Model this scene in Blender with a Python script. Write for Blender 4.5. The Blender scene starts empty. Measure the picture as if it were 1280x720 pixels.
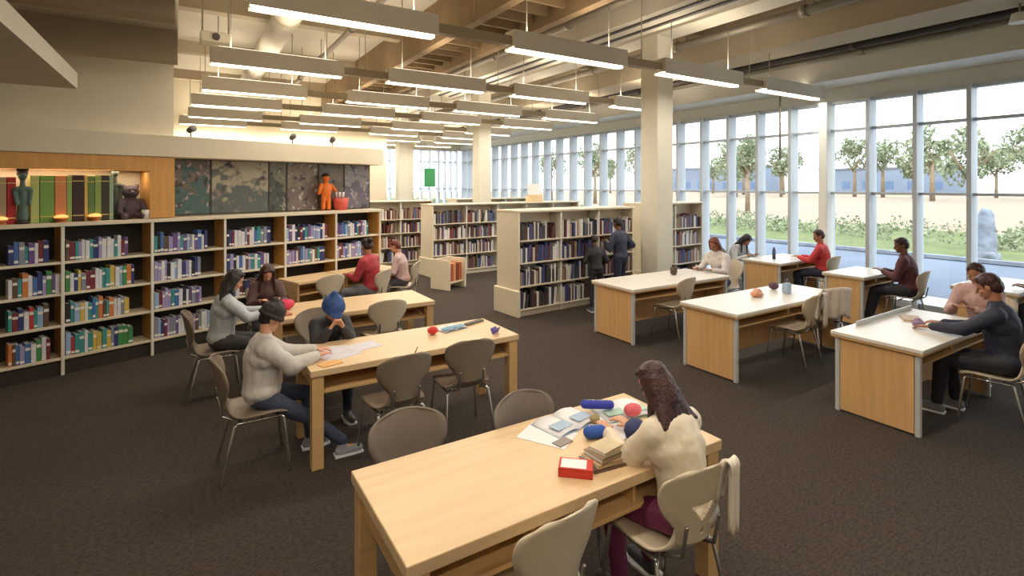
import bpy, bmesh, math, random
from mathutils import Vector, Matrix, Euler, noise
random.seed(7)
PI = math.pi
SC = bpy.context.scene
COL = SC.collection
R = math.radians

# ------------------------------------------------------------------ materials
def lin(c):
    return tuple((x/255/12.92 if x/255 <= .04045 else ((x/255+.055)/1.055)**2.4) for x in c)

def mat(name, c, rough=.6, metal=0, var=0, scale=(8, 8, 8), bump=0, bscale=60, c2=None, spec=.5, emit=0, detail=3):
    m = bpy.data.materials.new(name); m.use_nodes = True
    nt = m.node_tree; b = nt.nodes['Principled BSDF']
    col = lin(c)
    b.inputs['Base Color'].default_value = (*col, 1)
    b.inputs['Roughness'].default_value = rough
    b.inputs['Metallic'].default_value = metal
    b.inputs['Specular IOR Level'].default_value = spec
    if emit:
        b.inputs['Emission Color'].default_value = (*col, 1)
        b.inputs['Emission Strength'].default_value = emit
    tc = nt.nodes.new('ShaderNodeTexCoord')
    if var or c2:
        mp = nt.nodes.new('ShaderNodeMapping'); mp.inputs['Scale'].default_value = scale
        n = nt.nodes.new('ShaderNodeTexNoise'); n.inputs['Scale'].default_value = 1; n.inputs['Detail'].default_value = detail
        r = nt.nodes.new('ShaderNodeValToRGB')
        lo = lin(c2) if c2 else tuple(x*(1-var) for x in col)
        hi = col if c2 else tuple(min(1, x*(1+var)) for x in col)
        r.color_ramp.elements[0].color = (*lo, 1); r.color_ramp.elements[0].position = .32
        r.color_ramp.elements[1].color = (*hi, 1); r.color_ramp.elements[1].position = .68
        nt.links.new(tc.outputs['Object'], mp.inputs['Vector'])
        nt.links.new(mp.outputs[0], n.inputs['Vector'])
        nt.links.new(n.outputs['Fac'], r.inputs[0]); nt.links.new(r.outputs[0], b.inputs['Base Color'])
    if bump:
        n2 = nt.nodes.new('ShaderNodeTexNoise'); n2.inputs['Scale'].default_value = bscale; n2.inputs['Detail'].default_value = 2
        bp = nt.nodes.new('ShaderNodeBump'); bp.inputs['Strength'].default_value = bump; bp.inputs['Distance'].default_value = .01
        nt.links.new(tc.outputs['Object'], n2.inputs['Vector'])
        nt.links.new(n2.outputs['Fac'], bp.inputs['Height']); nt.links.new(bp.outputs[0], b.inputs['Normal'])
    return m

def glass_mat():
    m = bpy.data.materials.new('window_glass'); m.use_nodes = True
    nt = m.node_tree; nt.nodes.clear()
    o = nt.nodes.new('ShaderNodeOutputMaterial'); mx = nt.nodes.new('ShaderNodeMixShader')
    t = nt.nodes.new('ShaderNodeBsdfTransparent'); t.inputs[0].default_value = (.95, .98, .985, 1)
    g = nt.nodes.new('ShaderNodeBsdfGlossy'); g.inputs['Roughness'].default_value = .02
    f = nt.nodes.new('ShaderNodeLayerWeight'); f.inputs[0].default_value = .5
    pw = nt.nodes.new('ShaderNodeMath'); pw.operation = 'POWER'; pw.inputs[1].default_value = 4
    ml = nt.nodes.new('ShaderNodeMath'); ml.operation = 'MULTIPLY_ADD'; ml.inputs[1].default_value = .45; ml.inputs[2].default_value = .03
    nt.links.new(f.outputs['Facing'], pw.inputs[0]); nt.links.new(pw.outputs[0], ml.inputs[0])
    nt.links.new(ml.outputs[0], mx.inputs[0]); nt.links.new(t.outputs[0], mx.inputs[1]); nt.links.new(g.outputs[0], mx.inputs[2])
    nt.links.new(mx.outputs[0], o.inputs[0]); return m

M = dict(
    wood=mat('maple', (222, 192, 150), .38, var=.06, scale=(1.5, 22, 22)),
    woodside=mat('maple_edge', (206, 168, 116), .42, var=.08, scale=(2, 2, 26)),
    panelwood=mat('oak_panel', (220, 176, 122), .45, var=.07, scale=(20, 20, 1.5)),
    woodor=mat('shelf_side_wood', (214, 158, 84), .45, var=.08, scale=(20, 20, 2)),
    shelfw=mat('cream_shelf', (226, 214, 190), .5),
    post=mat('white_post', (226, 222, 208), .5),
    greyedge=mat('pale_grey_edge', (196, 198, 200), .45),
    desktop=mat('white_desk_top', (236, 230, 220), .32, var=.02),
    dark=mat('dark_back', (52, 46, 40), .7, var=.1),
    cream=mat('cream_plaster', (224, 214, 190), .8, var=.03, scale=(2, 2, 2)),
    ceil=mat('ceiling_paint', (208, 200, 182), .85, var=.05, scale=(1, 1, 1)),
    ceild=mat('ceiling_tan', (180, 166, 142), .85, var=.06, scale=(1, 1, 1)),
    brown=mat('joist_brown', (140, 116, 84), .8, var=.12, scale=(3, 3, 3)),
    pipe=mat('pipe_grey', (150, 142, 128), .5, metal=.4),
    pipedk=mat('pipe_dark', (70, 62, 60), .6),
    white=mat('white_paint', (230, 230, 224), .6),
    fix=mat('fixture_housing', (236, 230, 218), .5),
    tube=mat('tube_diffuser', (255, 240, 214), .5, emit=9),
    upfill=mat('added_ceiling_glow', (255, 240, 214), .5, emit=2),  # glow for the added strips that brighten the ceiling
    colm=mat('column_paint', (226, 220, 202), .75, var=.02),
    frame=mat('mullion_paint', (186, 192, 198), .45),
    chrome=mat('chrome', (190, 188, 184), .25, metal=.9),
    shell=mat('chair_beige', (206, 192, 168), .45, var=.03),
    shelld=mat('chair_taupe', (136, 122, 106), .5, var=.04),
    shellg=mat('chair_grey', (120, 110, 102), .5, var=.04),
    paper=mat('paper_white', (236, 236, 240), .7),
    skin=mat('skin_light', (214, 160, 130), .5, var=.04, scale=(12, 12, 12)),
    skin2=mat('skin_tan', (172, 118, 88), .5, var=.04, scale=(12, 12, 12)),
    skin3=mat('skin_brown', (120, 80, 60), .5, var=.04, scale=(12, 12, 12)),
    eye=mat('eye_dark', (40, 28, 24), .2),
    lip=mat('lip', (170, 84, 78), .5),
    hairb=mat('hair_black', (34, 26, 26), .45, var=.5, scale=(60, 60, 4), bump=.6, bscale=90),
    hairbr=mat('hair_brown', (62, 34, 30), .42, var=.45, scale=(60, 60, 4), bump=.6, bscale=90),
    hairrd=mat('hair_auburn', (112, 56, 40), .45, var=.4, scale=(60, 60, 4), bump=.6, bscale=90),
    asphalt=mat('asphalt_out', (96, 106, 124), .9, var=.12, scale=(.4, .4, .4)),
    grassm=mat('grass_out', (104, 112, 62), .9, c2=(80, 92, 50), scale=(1.2, 1.2, 1.2)),
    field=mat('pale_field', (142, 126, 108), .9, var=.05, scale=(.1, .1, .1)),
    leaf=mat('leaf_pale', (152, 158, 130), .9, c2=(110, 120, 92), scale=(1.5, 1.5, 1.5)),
    bark=mat('bark', (136, 118, 96), .9, var=.2, scale=(4, 4, 1)),
    stone=mat('stone_grey', (128, 134, 146), .9, var=.2, scale=(3, 3, 3), bump=.5, bscale=12),
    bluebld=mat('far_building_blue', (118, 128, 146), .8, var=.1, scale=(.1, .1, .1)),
    glass=glass_mat(),
)
_cc = {}
def C(c, rough=.65, **k):
    key = (c, rough)
    if key not in _cc:
        _cc[key] = mat('dyed_%02x%02x%02x' % c, c, rough, var=.08, scale=(14, 14, 14), **k)
    return _cc[key]

def carpet():
    m = mat('carpet', (66, 56, 48), .95, spec=.25)
    nt = m.node_tree; b = nt.nodes['Principled BSDF']; tc = nt.nodes.new('ShaderNodeTexCoord')
    v = nt.nodes.new('ShaderNodeTexVoronoi'); v.inputs['Scale'].default_value = 110
    n = nt.nodes.new('ShaderNodeTexNoise'); n.inputs['Scale'].default_value = 30; n.inputs['Detail'].default_value = 6
    mp = nt.nodes.new('ShaderNodeMapping'); mp.inputs['Scale'].default_value = (1, 2.2, 1)
    a = nt.nodes.new('ShaderNodeMath'); a.operation = 'MULTIPLY_ADD'; a.inputs[1].default_value = .35
    r = nt.nodes.new('ShaderNodeValToRGB')
    r.color_ramp.elements[0].color = (*lin((50, 42, 37)), 1); r.color_ramp.elements[0].position = .4
    r.color_ramp.elements[1].color = (*lin((76, 67, 60)), 1); r.color_ramp.elements[1].position = .8
    L = nt.links.new
    L(tc.outputs['Object'], mp.inputs[0]); L(mp.outputs[0], v.inputs['Vector']); L(mp.outputs[0], n.inputs['Vector'])
    L(v.outputs['Distance'], a.inputs[0]); L(n.outputs['Fac'], a.inputs[2]); L(a.outputs[0], r.inputs[0])
    L(r.outputs[0], b.inputs['Base Color'])
    bp = nt.nodes.new('ShaderNodeBump'); bp.inputs['Strength'].default_value = .5; bp.inputs['Distance'].default_value = .006
    L(a.outputs[0], bp.inputs['Height']); L(bp.outputs[0], b.inputs['Normal'])
    return m
M['carpet'] = carpet()

# ------------------------------------------------------------------ mesh helpers
class MB:
    """collects shapes into one mesh"""
    def __init__(s): s.bm = bmesh.new(); s.mats = []
    def mi(s, m):
        if m is None: return 0
        if m not in s.mats: s.mats.append(m)
        return s.mats.index(m)
    def _new(s, vs, m, smooth=False):
        k = s.mi(m)
        for f in {f for v in vs for f in v.link_faces}:
            f.material_index = k; f.smooth = smooth
    def box(s, x0, x1, y0, y1, z0, z1, m=None, bev=0, rot=None):
        r = bmesh.ops.create_cube(s.bm, size=1)
        vs = r['verts']
        bmesh.ops.scale(s.bm, vec=(x1-x0, y1-y0, z1-z0), verts=vs)
        if bev:
            es = list({e for v in vs for e in v.link_edges})
            rr = bmesh.ops.bevel(s.bm, geom=es, offset=bev, segments=2, affect='EDGES', profile=.5)
            vs = list({v for f in rr['faces'] for v in f.verts} | {v for v in vs if v.is_valid})
        if rot: bmesh.ops.rotate(s.bm, cent=(0, 0, 0), matrix=Euler(rot).to_matrix(), verts=vs)
        bmesh.ops.translate(s.bm, vec=((x0+x1)/2, (y0+y1)/2, (z0+z1)/2), verts=vs)
        s._new(vs, m); return s
    def cap(s, a, b, r0, r1=None, m=None, seg=12, rings=4):
        """tapered capsule"""
        a = Vector(a); b = Vector(b); r1 = r0 if r1 is None else r1
        d = b-a
        q = d.to_track_quat('Z', 'Y').to_matrix() if d.length > 1e-6 else Matrix.Identity(3)
        loops = []
        for i in range(rings):
            t = -PI/2+PI/2*(i+.001 if i == 0 else i)/rings
            loops.append((a, r0, t))
        loops.append((a, r0, 0)); loops.append((b, r1, 0))
        for i in range(1, rings+1):
            t = PI/2*(i-.001 if i == rings else i)/rings
            loops.append((b, r1, t))
        rows = []
        for c, r, t in loops:
            rows.append([s.bm.verts.new(c+q @ Vector((r*math.cos(t)*math.cos(2*PI*k/seg), r*math.cos(t)*math.sin(2*PI*k/seg), r*math.sin(t)))) for k in range(seg)])
        k_ = s.mi(m)
        for i in range(len(rows)-1):
            for k in range(seg):
                f = s.bm.faces.new((rows[i][k], rows[i][(k+1) % seg], rows[i+1][(k+1) % seg], rows[i+1][k])); f.material_index = k_; f.smooth = True
        f = s.bm.faces.new(rows[0][::-1]); f.material_index = k_
        f = s.bm.faces.new(rows[-1]); f.material_index = k_
        return s
    def cyl(s, a, b, r0, r1=None, m=None, seg=12):
        a = Vector(a); b = Vector(b); r1 = r0 if r1 is None else r1
        q = (b-a).to_track_quat('Z', 'Y').to_matrix(); k_ = s.mi(m)
        rows = [[s.bm.verts.new(c+q @ Vector((r*math.cos(2*PI*k/seg), r*math.sin(2*PI*k/seg), 0))) for k in range(seg)] for c, r in ((a, r0), (b, r1))]
        for k in range(seg):
            f = s.bm.faces.new((rows[0][k], rows[0][(k+1) % seg], rows[1][(k+1) % seg], rows[1][k])); f.material_index = k_; f.smooth = True
        f = s.bm.faces.new(rows[0][::-1]); f.material_index = k_
        f = s.bm.faces.new(rows[1]); f.material_index = k_
        return s
    def ell(s, c, r, rot=None, m=None, sub=2, mtx=None):
        rr = bmesh.ops.create_icosphere(s.bm, subdivisions=sub, radius=1)
        vs = rr['verts']
        bmesh.ops.scale(s.bm, vec=r, verts=vs)
        if rot: bmesh.ops.rotate(s.bm, cent=(0, 0, 0), matrix=Euler(rot).to_matrix(), verts=vs)
        if mtx: bmesh.ops.rotate(s.bm, cent=(0, 0, 0), matrix=mtx, verts=vs)
        bmesh.ops.translate(s.bm, vec=c, verts=vs)
        s._new(vs, m, True); return s
    def tube(s, pts, r, m=None, seg=8):
        for a, b in zip(pts, pts[1:]): s.cap(a, b, r, r, m, seg, 2)
        return s
    def prism(s, pts, z0, z1, m=None):
        k = s.mi(m)
        lo = [s.bm.verts.new((x, y, z0)) for x, y in pts]; hi = [s.bm.verts.new((x, y, z1)) for x, y in pts]
        n = len(pts)
        fs = [s.bm.faces.new(lo[::-1]), s.bm.faces.new(hi)]+[s.bm.faces.new((lo[i], lo[(i+1) % n], hi[(i+1) % n], hi[i])) for i in range(n)]
        for f in fs: f.material_index = k
        bmesh.ops.recalc_face_normals(s.bm, faces=fs)
        return s
    def grid(s, rows, m=None, skip=None, smooth=True):
        k = s.mi(m)
        g = [[s.bm.verts.new(p) for p in row] for row in rows]
        for i in range(len(g)-1):
            for j in range(len(g[0])-1):
                if skip and skip(i, j): continue
                f = s.bm.faces.new((g[i][j], g[i][j+1], g[i+1][j+1], g[i+1][j])); f.material_index = k; f.smooth = smooth
        return s
    def mesh(s, name, m=None):
        me = bpy.data.meshes.new(name); s.bm.to_mesh(me); s.bm.free()
        ms = s.mats if s.mats and s.mats[0] is not None else []
        if m: ms = [m]+[x for x in ms if x is not m]
        for x in ms: me.materials.append(x)
        return me
    def build(s, name, m=None, parent=None, **props):
        o = bpy.data.objects.new(name, s.mesh(name, m)); COL.objects.link(o)
        if parent: o.parent = parent
        for k, v in props.items(): o[k] = v
        return o

def empty(name, label, cat, loc=(0, 0, 0), rz=0, group=None):
    o = bpy.data.objects.new(name, None); COL.objects.link(o); o.empty_display_size = .1
    o.location = loc; o.rotation_euler = (0, 0, rz); o['label'] = label; o['category'] = cat
    if group: o['group'] = group
    return o
def tag(o, label, cat, group=None, kind=None, loc=None, rz=None):
    o['label'] = label; o['category'] = cat
    if group: o['group'] = group
    if kind: o['kind'] = kind
    if loc: o.location = loc
    if rz is not None: o.rotation_euler = (0, 0, rz)
    return o
def struct(name, mb, m=None, parent=None, label=None):
    o = mb.build(name, m, parent)
    if not parent: o['kind'] = 'structure'
    if label: o['label'] = label
    return o
def copy_tree(o, parent=None):
    c = o.copy(); COL.objects.link(c)
    if parent: c.parent = parent
    for ch in list(o.children): copy_tree(ch, c)
    return c
def place(proto, first, loc, rz, label, group=None, scale=None):
    o = proto if first else copy_tree(proto)
    o.location = loc; o.rotation_euler = (0, 0, rz); o['label'] = label
    if group: o['group'] = group
    return o
def solid(o, t, off=0):
    md = o.modifiers.new('thickness', 'SOLIDIFY'); md.thickness = t; md.offset = off; return o

def melt(mb, name, voxel, m, parent, smooth=4, wrinkle=0, wscale=14):
    """fuse overlapping closed shapes into one continuous skin"""
    tmp = bpy.data.objects.new('tmp', mb.mesh('tmp')); COL.objects.link(tmp)
    rm = tmp.modifiers.new('r', 'REMESH'); rm.mode = 'VOXEL'; rm.voxel_size = voxel; rm.use_smooth_shade = True
    sm = tmp.modifiers.new('s', 'SMOOTH'); sm.factor = .5; sm.iterations = smooth
    dg = bpy.context.evaluated_depsgraph_get()
    me = bpy.data.meshes.new_from_object(tmp.evaluated_get(dg)); me.name = name
    if wrinkle:
        for v in me.vertices:
            p = v.co
            w = noise.noise(Vector((p.x*wscale, p.y*wscale, p.z*wscale*.6)))+.5*noise.noise(p*wscale*2.3)
            v.co = p+v.normal*w*wrinkle
    old = tmp.data; bpy.data.objects.remove(tmp); bpy.data.meshes.remove(old)
    me.materials.clear(); me.materials.append(m)
    for p in me.polygons: p.use_smooth = True
    o = bpy.data.objects.new(name, me); COL.objects.link(o); o.parent = parent
    return o

# ------------------------------------------------------------------ camera
cam = bpy.data.cameras.new('camera'); co = bpy.data.objects.new('camera', cam); COL.objects.link(co)
FW = Vector((650/1229, 650/766, 0)).normalized()
co.location = (0, 0, 2.1)
co.rotation_euler = FW.to_track_quat('-Z', 'Y').to_euler()
cam.sensor_width = 36; cam.lens = 650/1280*36; cam.shift_y = -128/1280; cam.clip_end = 600
SC.camera = co

# ------------------------------------------------------------------ room shell
CH = 5.2
struct('floor', MB().box(-6, 10.75, -4, 22, -.1, 0), M['carpet'])
struct('ceiling', MB().box(-6, 10.9, -4, 22, CH, CH+.15), M['ceil'])
struct('wall_left', MB().box(-6.15, -6, -4, 22, 0, CH), M['cream'])
struct('wall_back', MB().box(-6, 10.9, -4.15, -4, 0, CH), M['cream'])
# far wall: solid part, then a glazed part
struct('wall_far', MB().box(-6, 6.3, 21.5, 21.65, 0, CH).box(6.3, 10.9, 21.5, 21.65, 3.7, CH).box(7.75, 8.25, 21.35, 21.66, 0, CH), M['cream'])
struct('wall_right', MB().box(10.6, 10.9, -4, 22, 3.7, CH), M['white'])
# enclosure behind the display wall, lit cream above it
struct('wall_inner', MB().box(-6, 5.65, 17, 17.2, 0, CH).box(5.45, 5.65, 17.2, 21.5, 0, CH), M['cream'])

# curtain wall: one window unit per two lights
n = 0
y0 = 3.135-.7175*10
while y0 < 21.3:
    n += 1
    y1 = min(y0+1.435, 21.5)
    mb = MB()
    for yy in (y0, (y0+y1)/2):
        mb.box(10.42, 10.7, yy-.022, yy+.022, 0, 3.7, M['frame'])
        mb.box(10.40, 10.42, yy-.03, yy+.03, 0, 3.7, M['frame'])
    for zz, h in ((.05, .05), (1.96, .022), (3.15, .022), (3.68, .03)):
        mb.box(10.5, 10.66, y0+.022, y1-.02, zz-h, zz+h, M['frame'])
    w = struct('window_%d' % n, mb)
    struct('window_pane', MB().box(10.615, 10.625, y0+.02, y1-.01, .05, 3.68), M['glass'], w)
    y0 += 1.435
for xa, xb in ((6.32, 7.73), (8.27, 9.46), (9.505, 10.38)):
    n += 1; mb = MB()
    k = 3
    for j in range(k+1):
        x = xa+(xb-xa)*j/k; mb.box(x-.02, x+.02, 21.35, 21.6, 0, 3.7, M['frame'])
    for zz in (.05, 1.96, 3.15, 3.67): mb.box(xa, xb, 21.45, 21.58, zz-.025, zz+.025, M['frame'])
    w = struct('window_%d' % n, mb)
    struct('window_pane', MB().box(xa, xb, 21.52, 21.53, .05, 3.68), M['glass'], w)
# wide pier-mullion
struct('trim_1', MB().box(10.34, 10.6, 5.24, 5.40, 0, 3.7, bev=.01), M['white'])

# columns
for i, y in enumerate((6.6, 13.2, 19.8)):
    struct('column_%d' % (i+1), MB().box(7.0, 7.4, y-.2, y+.2, 0, CH, bev=.012), M['colm'])

# ceiling works (all run with the building's grid)
t = 2
def trim(mb, m, lab=None):
    global t
    o = struct('trim_%d' % t, mb, m, label=lab); t += 1; return o
trim(MB().box(9.75, 10.6, -4, 21.5, 3.98, CH), M['white'])            # pale soffit over the glass
trim(MB().box(8.35, 9.15, -4, 21.5, 4.42, CH), M['ceild'])            # wide downstand
trim(MB().box(6.95, 7.45, -4, 21.5, 4.75, CH), M['ceil'])             # column-line beam
trim(MB().box(5.6, 6.3, -4, 21.5, 4.55, 4.95), M['ceil'])             # duct casing
mb = MB()                                                              # exposed joist girder, brown
mb.box(3.55, 3.7, -4, 17, 4.5, 5.2); mb.box(4.55, 4.7, -4, 17, 4.5, 5.2); mb.box(3.7, 4.55, -4, 17, 5.05, 5.2)
y = -3.8
while y < 17:
    mb.box(3.7, 4.55, y, y+.05, 4.62, 5.1); y += .42
trim(mb, M['brown'])
mb = MB()
for y in (3.2, 6.6, 9.9, 13.2, 16.5, 19.8):
    mb.box(-6 if y < 17 else 5.7, 10.6, y-.12, y+.12, 4.95, CH)
trim(mb, M['ceild'])
# lowered ceiling steps above the bookcases and the hanging bulkhead slab
trim(MB().box(-6, -.1, 4.2, 7.75, 3.85, CH), M['ceil'])
trim(MB().box(-6, -.1, 5.6, 5.85, 3.62, 3.85), M['ceild'])
trim(MB().box(-6, -.1, 7.0, 7.2, 3.5, 3.85), M['ceild'])
trim(MB().box(-6, -.95, 2.4, 6.8, 3.08, 3.24), M['ceil'])
# ducts and pipes
def pipe(x, z, r, m, lab, y0=-3.9, y1=21.4, fit=2.4):
    e = empty('ceiling_pipe', lab, 'pipe', (x, y0, z), 0)
    mb = MB(); mb.cyl((0, 0, 0), (0, y1-y0, 0), r, seg=14); mb.build('tube', m, e)
    yy = 1.
    while yy < y1-y0:
        MB().cyl((0, yy-.05, 0), (0, yy+.05, 0), r*1.35, seg=14).build('coupling', m, e)
        MB().cyl((0, yy, r*.8), (0, yy, CH-z), .008, seg=6).build('hanger_rod', M['pipe'], e)
        yy += fit
    return e
pipe(7.85, 4.72, .07, M['pipe'], 'thick grey pipe just window side of the square columns')
pipe(8.12, 4.82, .05, M['pipedk'], 'thin dark pipe between grey pipe and tan downstand')
pipe(9.35, 4.42, .06, M['pipedk'], 'dark pipe under ceiling along tan downstand, window side')
pipe(9.58, 4.36, .045, M['pipe'], 'slim grey pipe running along the white soffit edge')
pipe(5.25, 4.72, .06, M['pipe'], 'grey pipe beside the brown joist girder')
pipe(2.4, 4.8, .05, M['pipe'], 'slender grey pipe over the wooden tables', y1=16.8)
e = empty('air_duct', 'large round beige air duct hung beside brown joist girder', 'duct', (1.3, 0, 4.72))
MB().cyl((0, -3.5, 0), (0, 16.5, 0), .2, seg=24).build('duct_body', M['ceil'], e)
for k in range(9): MB().cyl((0, -3+k*2.3, 0), (0, -2.94+k*2.3, 0), .215, seg=24).build('band', M['ceild'], e)
# linear air slot in the duct casing
tag(MB().box(5.75, 5.82, 1, 13, 4.53, 4.56).box(6.05, 6.12, 1, 13, 4.53, 4.56).build('air_slot', M['pipedk']), 'dark linear air slot under beige duct casing', 'vent')
# small ceiling speaker by the soffit
e = empty('ceiling_speaker', 'small white round speaker fixed at the white soffit edge', 'speaker', (9.0, 2.2, 4.3))
MB().cyl((0, 0, -.12), (0, 0, .0), .11, .08, seg=20).build('cone', M['white'], e)
MB().cyl((0, 0, 0), (0, 0, .12), .012, seg=8).build('stem', M['pipe'], e)
# dangling rod against the windows
tag(MB().cyl((9.9, 5.9, 2.6), (9.9, 5.9, 3.98), .02, seg=8).build('hanging_rod', M['pipe']), 'thin grey rod hanging from white soffit before the glass', 'rod')

# ------------------------------------------------------------------ pendant lights
def make_light(L):
    e = empty('pendant_light', 'x', 'light')
    mb = MB(); mb.box(0, L, -.11, .11, .02, .22, bev=.006); mb.box(0, L, -.115, -.105, -.01, .03); mb.box(0, L, .105, .115, -.01, .03)
    mb.build('housing', M['fix'], e)
    MB().box(.02, L-.02, -.035, .035, -.02, .019, bev=.006).build('diffuser', M['tube'], e)
    MB().box(.1, L-.1, -.06, .06, .221, .235).build('ceiling_fill_strip', M['upfill'], e)  # added glowing strip on the housing top, there to brighten the ceiling
    for x in (.25, L-.25): MB().cyl((x, 0, .22), (x, 0, CH-3.75), .007, seg=6).build('rod', M['pipe'], e)
    return e
rows = [(-1.2, [-2, .8], 1.9), (1.9, [-1.6, .9, 3.4], 1.9), (5.35, [.48, 3.3, 5.9, 8.4], 1.85), (8.1, [.25, 2.7, 5.05, 7.5], 1.75), (10.4, [.2, 2.65, 5.0, 7.4], 1.7),  # first two rows are unseen, added to light the front table
        (12.4, [.05, 2.6, 5.0, 7.4], 1.7), (14.6, [0, 2.5, 5.0, 7.4], 1.6), (16.4, [-.2, 2.3, 4.9, 7.4], 1.6), (18.4, [5.8, 8.0], 1.6), (20.4, [5.8, 8.0], 1.6)]
rown = {-1.2: 'unseen row added behind the camera', 1.9: 'unseen row added over the wooden table with book stack', 5.35: 'first long row in view', 8.1: 'second row, over the tables by the bookcases',
        10.4: 'third row', 12.4: 'fourth row', 14.6: 'fifth row', 16.4: 'sixth row, before the lit cream wall', 18.4: 'seventh row', 20.4: 'eighth row, at far windows'}
pos = ['first', 'second', 'third', 'fourth']
pl = {}
for y, xs, L in rows:
    for k, x in enumerate(xs):
        if L not in pl: pl[L] = make_light(L); f = True
        else: f = False
        place(pl[L], f, (x, y, 3.75), 0, 'slim lit pendant light, %s from bookcase side, %s' % (pos[k], rown[y]), 'linear pendant lights')
mb = MB()
for y, xs, L in rows[2:8]:
    for k in range(len(xs)-1): mb = MB(); mb.box(xs[k]+L-.01, xs[k+1]+.01, y-.05, y+.05, 3.79, 3.9); mb.cyl(((xs[k]+L+xs[k+1])/2, y, 3.89), ((xs[k]+L+xs[k+1])/2, y, CH), .007, seg=6); tag(mb.build('light_connector', M['ceild']), 'tan channel joining %s and %s pendant lights, %s' % (pos[k], pos[k+1], rown[y]), 'connector', 'pendant light connectors')

# ------------------------------------------------------------------ display wall and bookcases (own frame)
A = R(19.314); OX, OY = -1.18, 7.52
SV = Vector((math.cos(A), math.sin(A), 0)); NV = Vector((-math.sin(A), math.cos(A), 0))
def L3(t_, d, z=0): return Vector((OX, OY, 0))+SV*t_+NV*d+Vector((0, 0, z))
def at(o, t_, d, z=0): o.location = L3(t_, d, z); o.rotation_euler = (0, 0, A); return o
w = struct('wall_bookcases', MB().box(-2.9, 4.32, .37, .5, 0, 2.46).box(-2.9, 4.32, -.03, .5, 2.46, 2.73, bev=.004), M['cream']); at(w, 0, 0)
w = struct('wall_upper', MB().box(-2.9, 1.12, .1, .5, 2.73, CH), M['cream']); at(w, 0, 0)
# lit recess with wood header and jamb
at(struct('trim_%d' % t, MB().box(-2.6, .84, .0, .36, 2.28, 2.459).box(.83, 1.10, .0, .365, 1.70, 2.459, bev=.003), M['woodor']), 0, 0); t += 1

BW = .8514
def bay(name_where):
    e = empty('bookcase', name_where, 'bookcase', group='bookcase bays along the display wall')
    for x in (0, BW-.012):
        MB().box(x, x+.012, .01, .33, .0, 1.645).build('side_panel', M['woodor'], e)
    MB().box(-.012, .02, -.006, .012, 0, 1.645, bev=.003).build('post', M['post'], e)
    MB().box(.012, BW-.012, .322, .334, .15, 1.645).build('back_panel', M['dark'], e)
    MB().box(.02, BW-.012, .03, .05, 0, .15).build('kickboard', M['dark'], e)
    for z in (.17, .53, .88, 1.23):
        MB().box(.013, BW-.013, .0, .32, z, z+.028, bev=.002).build('shelf', M['shelfw'], e)
    return e
bays = [(-1, 'under the giant red and green books'), (0, 'under the giant green and black books'), (1, 'under the wooden jamb'), (2, 'under the beige mural of birds'), (3, 'under the grey mural'), (4, 'ending the display wall')]
baylab = {-1: 'bay under giant red book', 0: 'bay under giant green books', 1: 'bay under wooden jamb', 2: 'bay under bird mural', 3: 'bay under grey mural', 4: 'end bay of the wall'}
bp = None
for i, lab in bays:
    if bp is None: bp = bay(''); b = bp
    else: b = copy_tree(bp)
    at(b, i*BW, 0); b['label'] = 'white and wood bookcase bay with book rows, '+lab
# end upright
o = at(MB().box(0, .03, -.006, .33, 0, 1.645, bev=.003).build('end_panel', M['post']), 5*BW-.012+.012, 0); tag(o, 'white upright panel closing the last bookcase bay', 'panel')
o = at(MB().box(-1.75, 5*BW+.04, -.02, .368, 1.646, 1.69, bev=.004).build('countertop', M['shelfw']), 0, 0); tag(o, 'long cream countertop running over all the wall bookcases', 'countertop')

# books: unit meshes, scaled and copied
def book_mesh(col, lab):
    mb = MB(); mb.box(-.5, .5, -.5, -.44, 0, 1, C(col), bev=.02); mb.box(-.5, -.44, -.46, .5, 0, 1, C(col)); mb.box(.44, .5, -.46, .5, 0, 1, C(col))
    mb.box(-.44, .44, -.45, .47, .02, .98, M['paper']); mb.box(-.46, .46, -.512, -.49, *lab, C((236, 232, 224)))
    return mb.mesh('book')
pal = [('white', (222, 222, 228)), ('lilac', (160, 150, 196)), ('navy', (52, 62, 120)), ('blue', (74, 112, 176)), ('teal', (64, 150, 150)), ('purple', (110, 84, 140)), ('white', (222, 222, 228)), ('white', (222, 222, 228)), ('grey', (140, 144, 160)), ('black', (44, 42, 48)), ('maroon', (122, 48, 58)),
       ('lilac', (160, 150, 196)), ('pale blue', (150, 180, 214)), ('brown', (104, 78, 60))]
pal_l = pal+[('red', (190, 60, 56)), ('green', (70, 140, 80)), ('yellow', (214, 186, 90)), ('orange', (214, 130, 70)), ('mint', (130, 190, 160)), ('teal', (64, 150, 150)), ('white', (222, 222, 228))]
bmesh_of = {}
def get_book(nm, c):
    if nm not in bmesh_of: bmesh_of[nm] = [book_mesh(c, (.08, .2)), book_mesh(c, (.66, .8))]
    return random.choice(bmesh_of[nm])
ords = ['first', 'second', 'third', 'fourth', 'fifth', 'sixth', 'seventh', 'eighth', 'ninth', 'tenth', 'eleventh', 'twelfth', 'thirteenth', 'fourteenth', 'fifteenth', 'sixteenth', 'seventeenth', 'eighteenth', 'nineteenth', 'twentieth']
shn = {3: 'top', 2: 'second', 1: 'third', 0: 'bottom'}
ends = {(-1, 3): .70, (-1, 2): .82, (-1, 1): .72, (-1, 0): .74, (0, 3): .60, (0, 2): .66, (0, 1): .60, (0, 0): .64, (1, 3): .64, (1, 2): .56, (1, 1): .56, (1, 0): .66}
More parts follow.
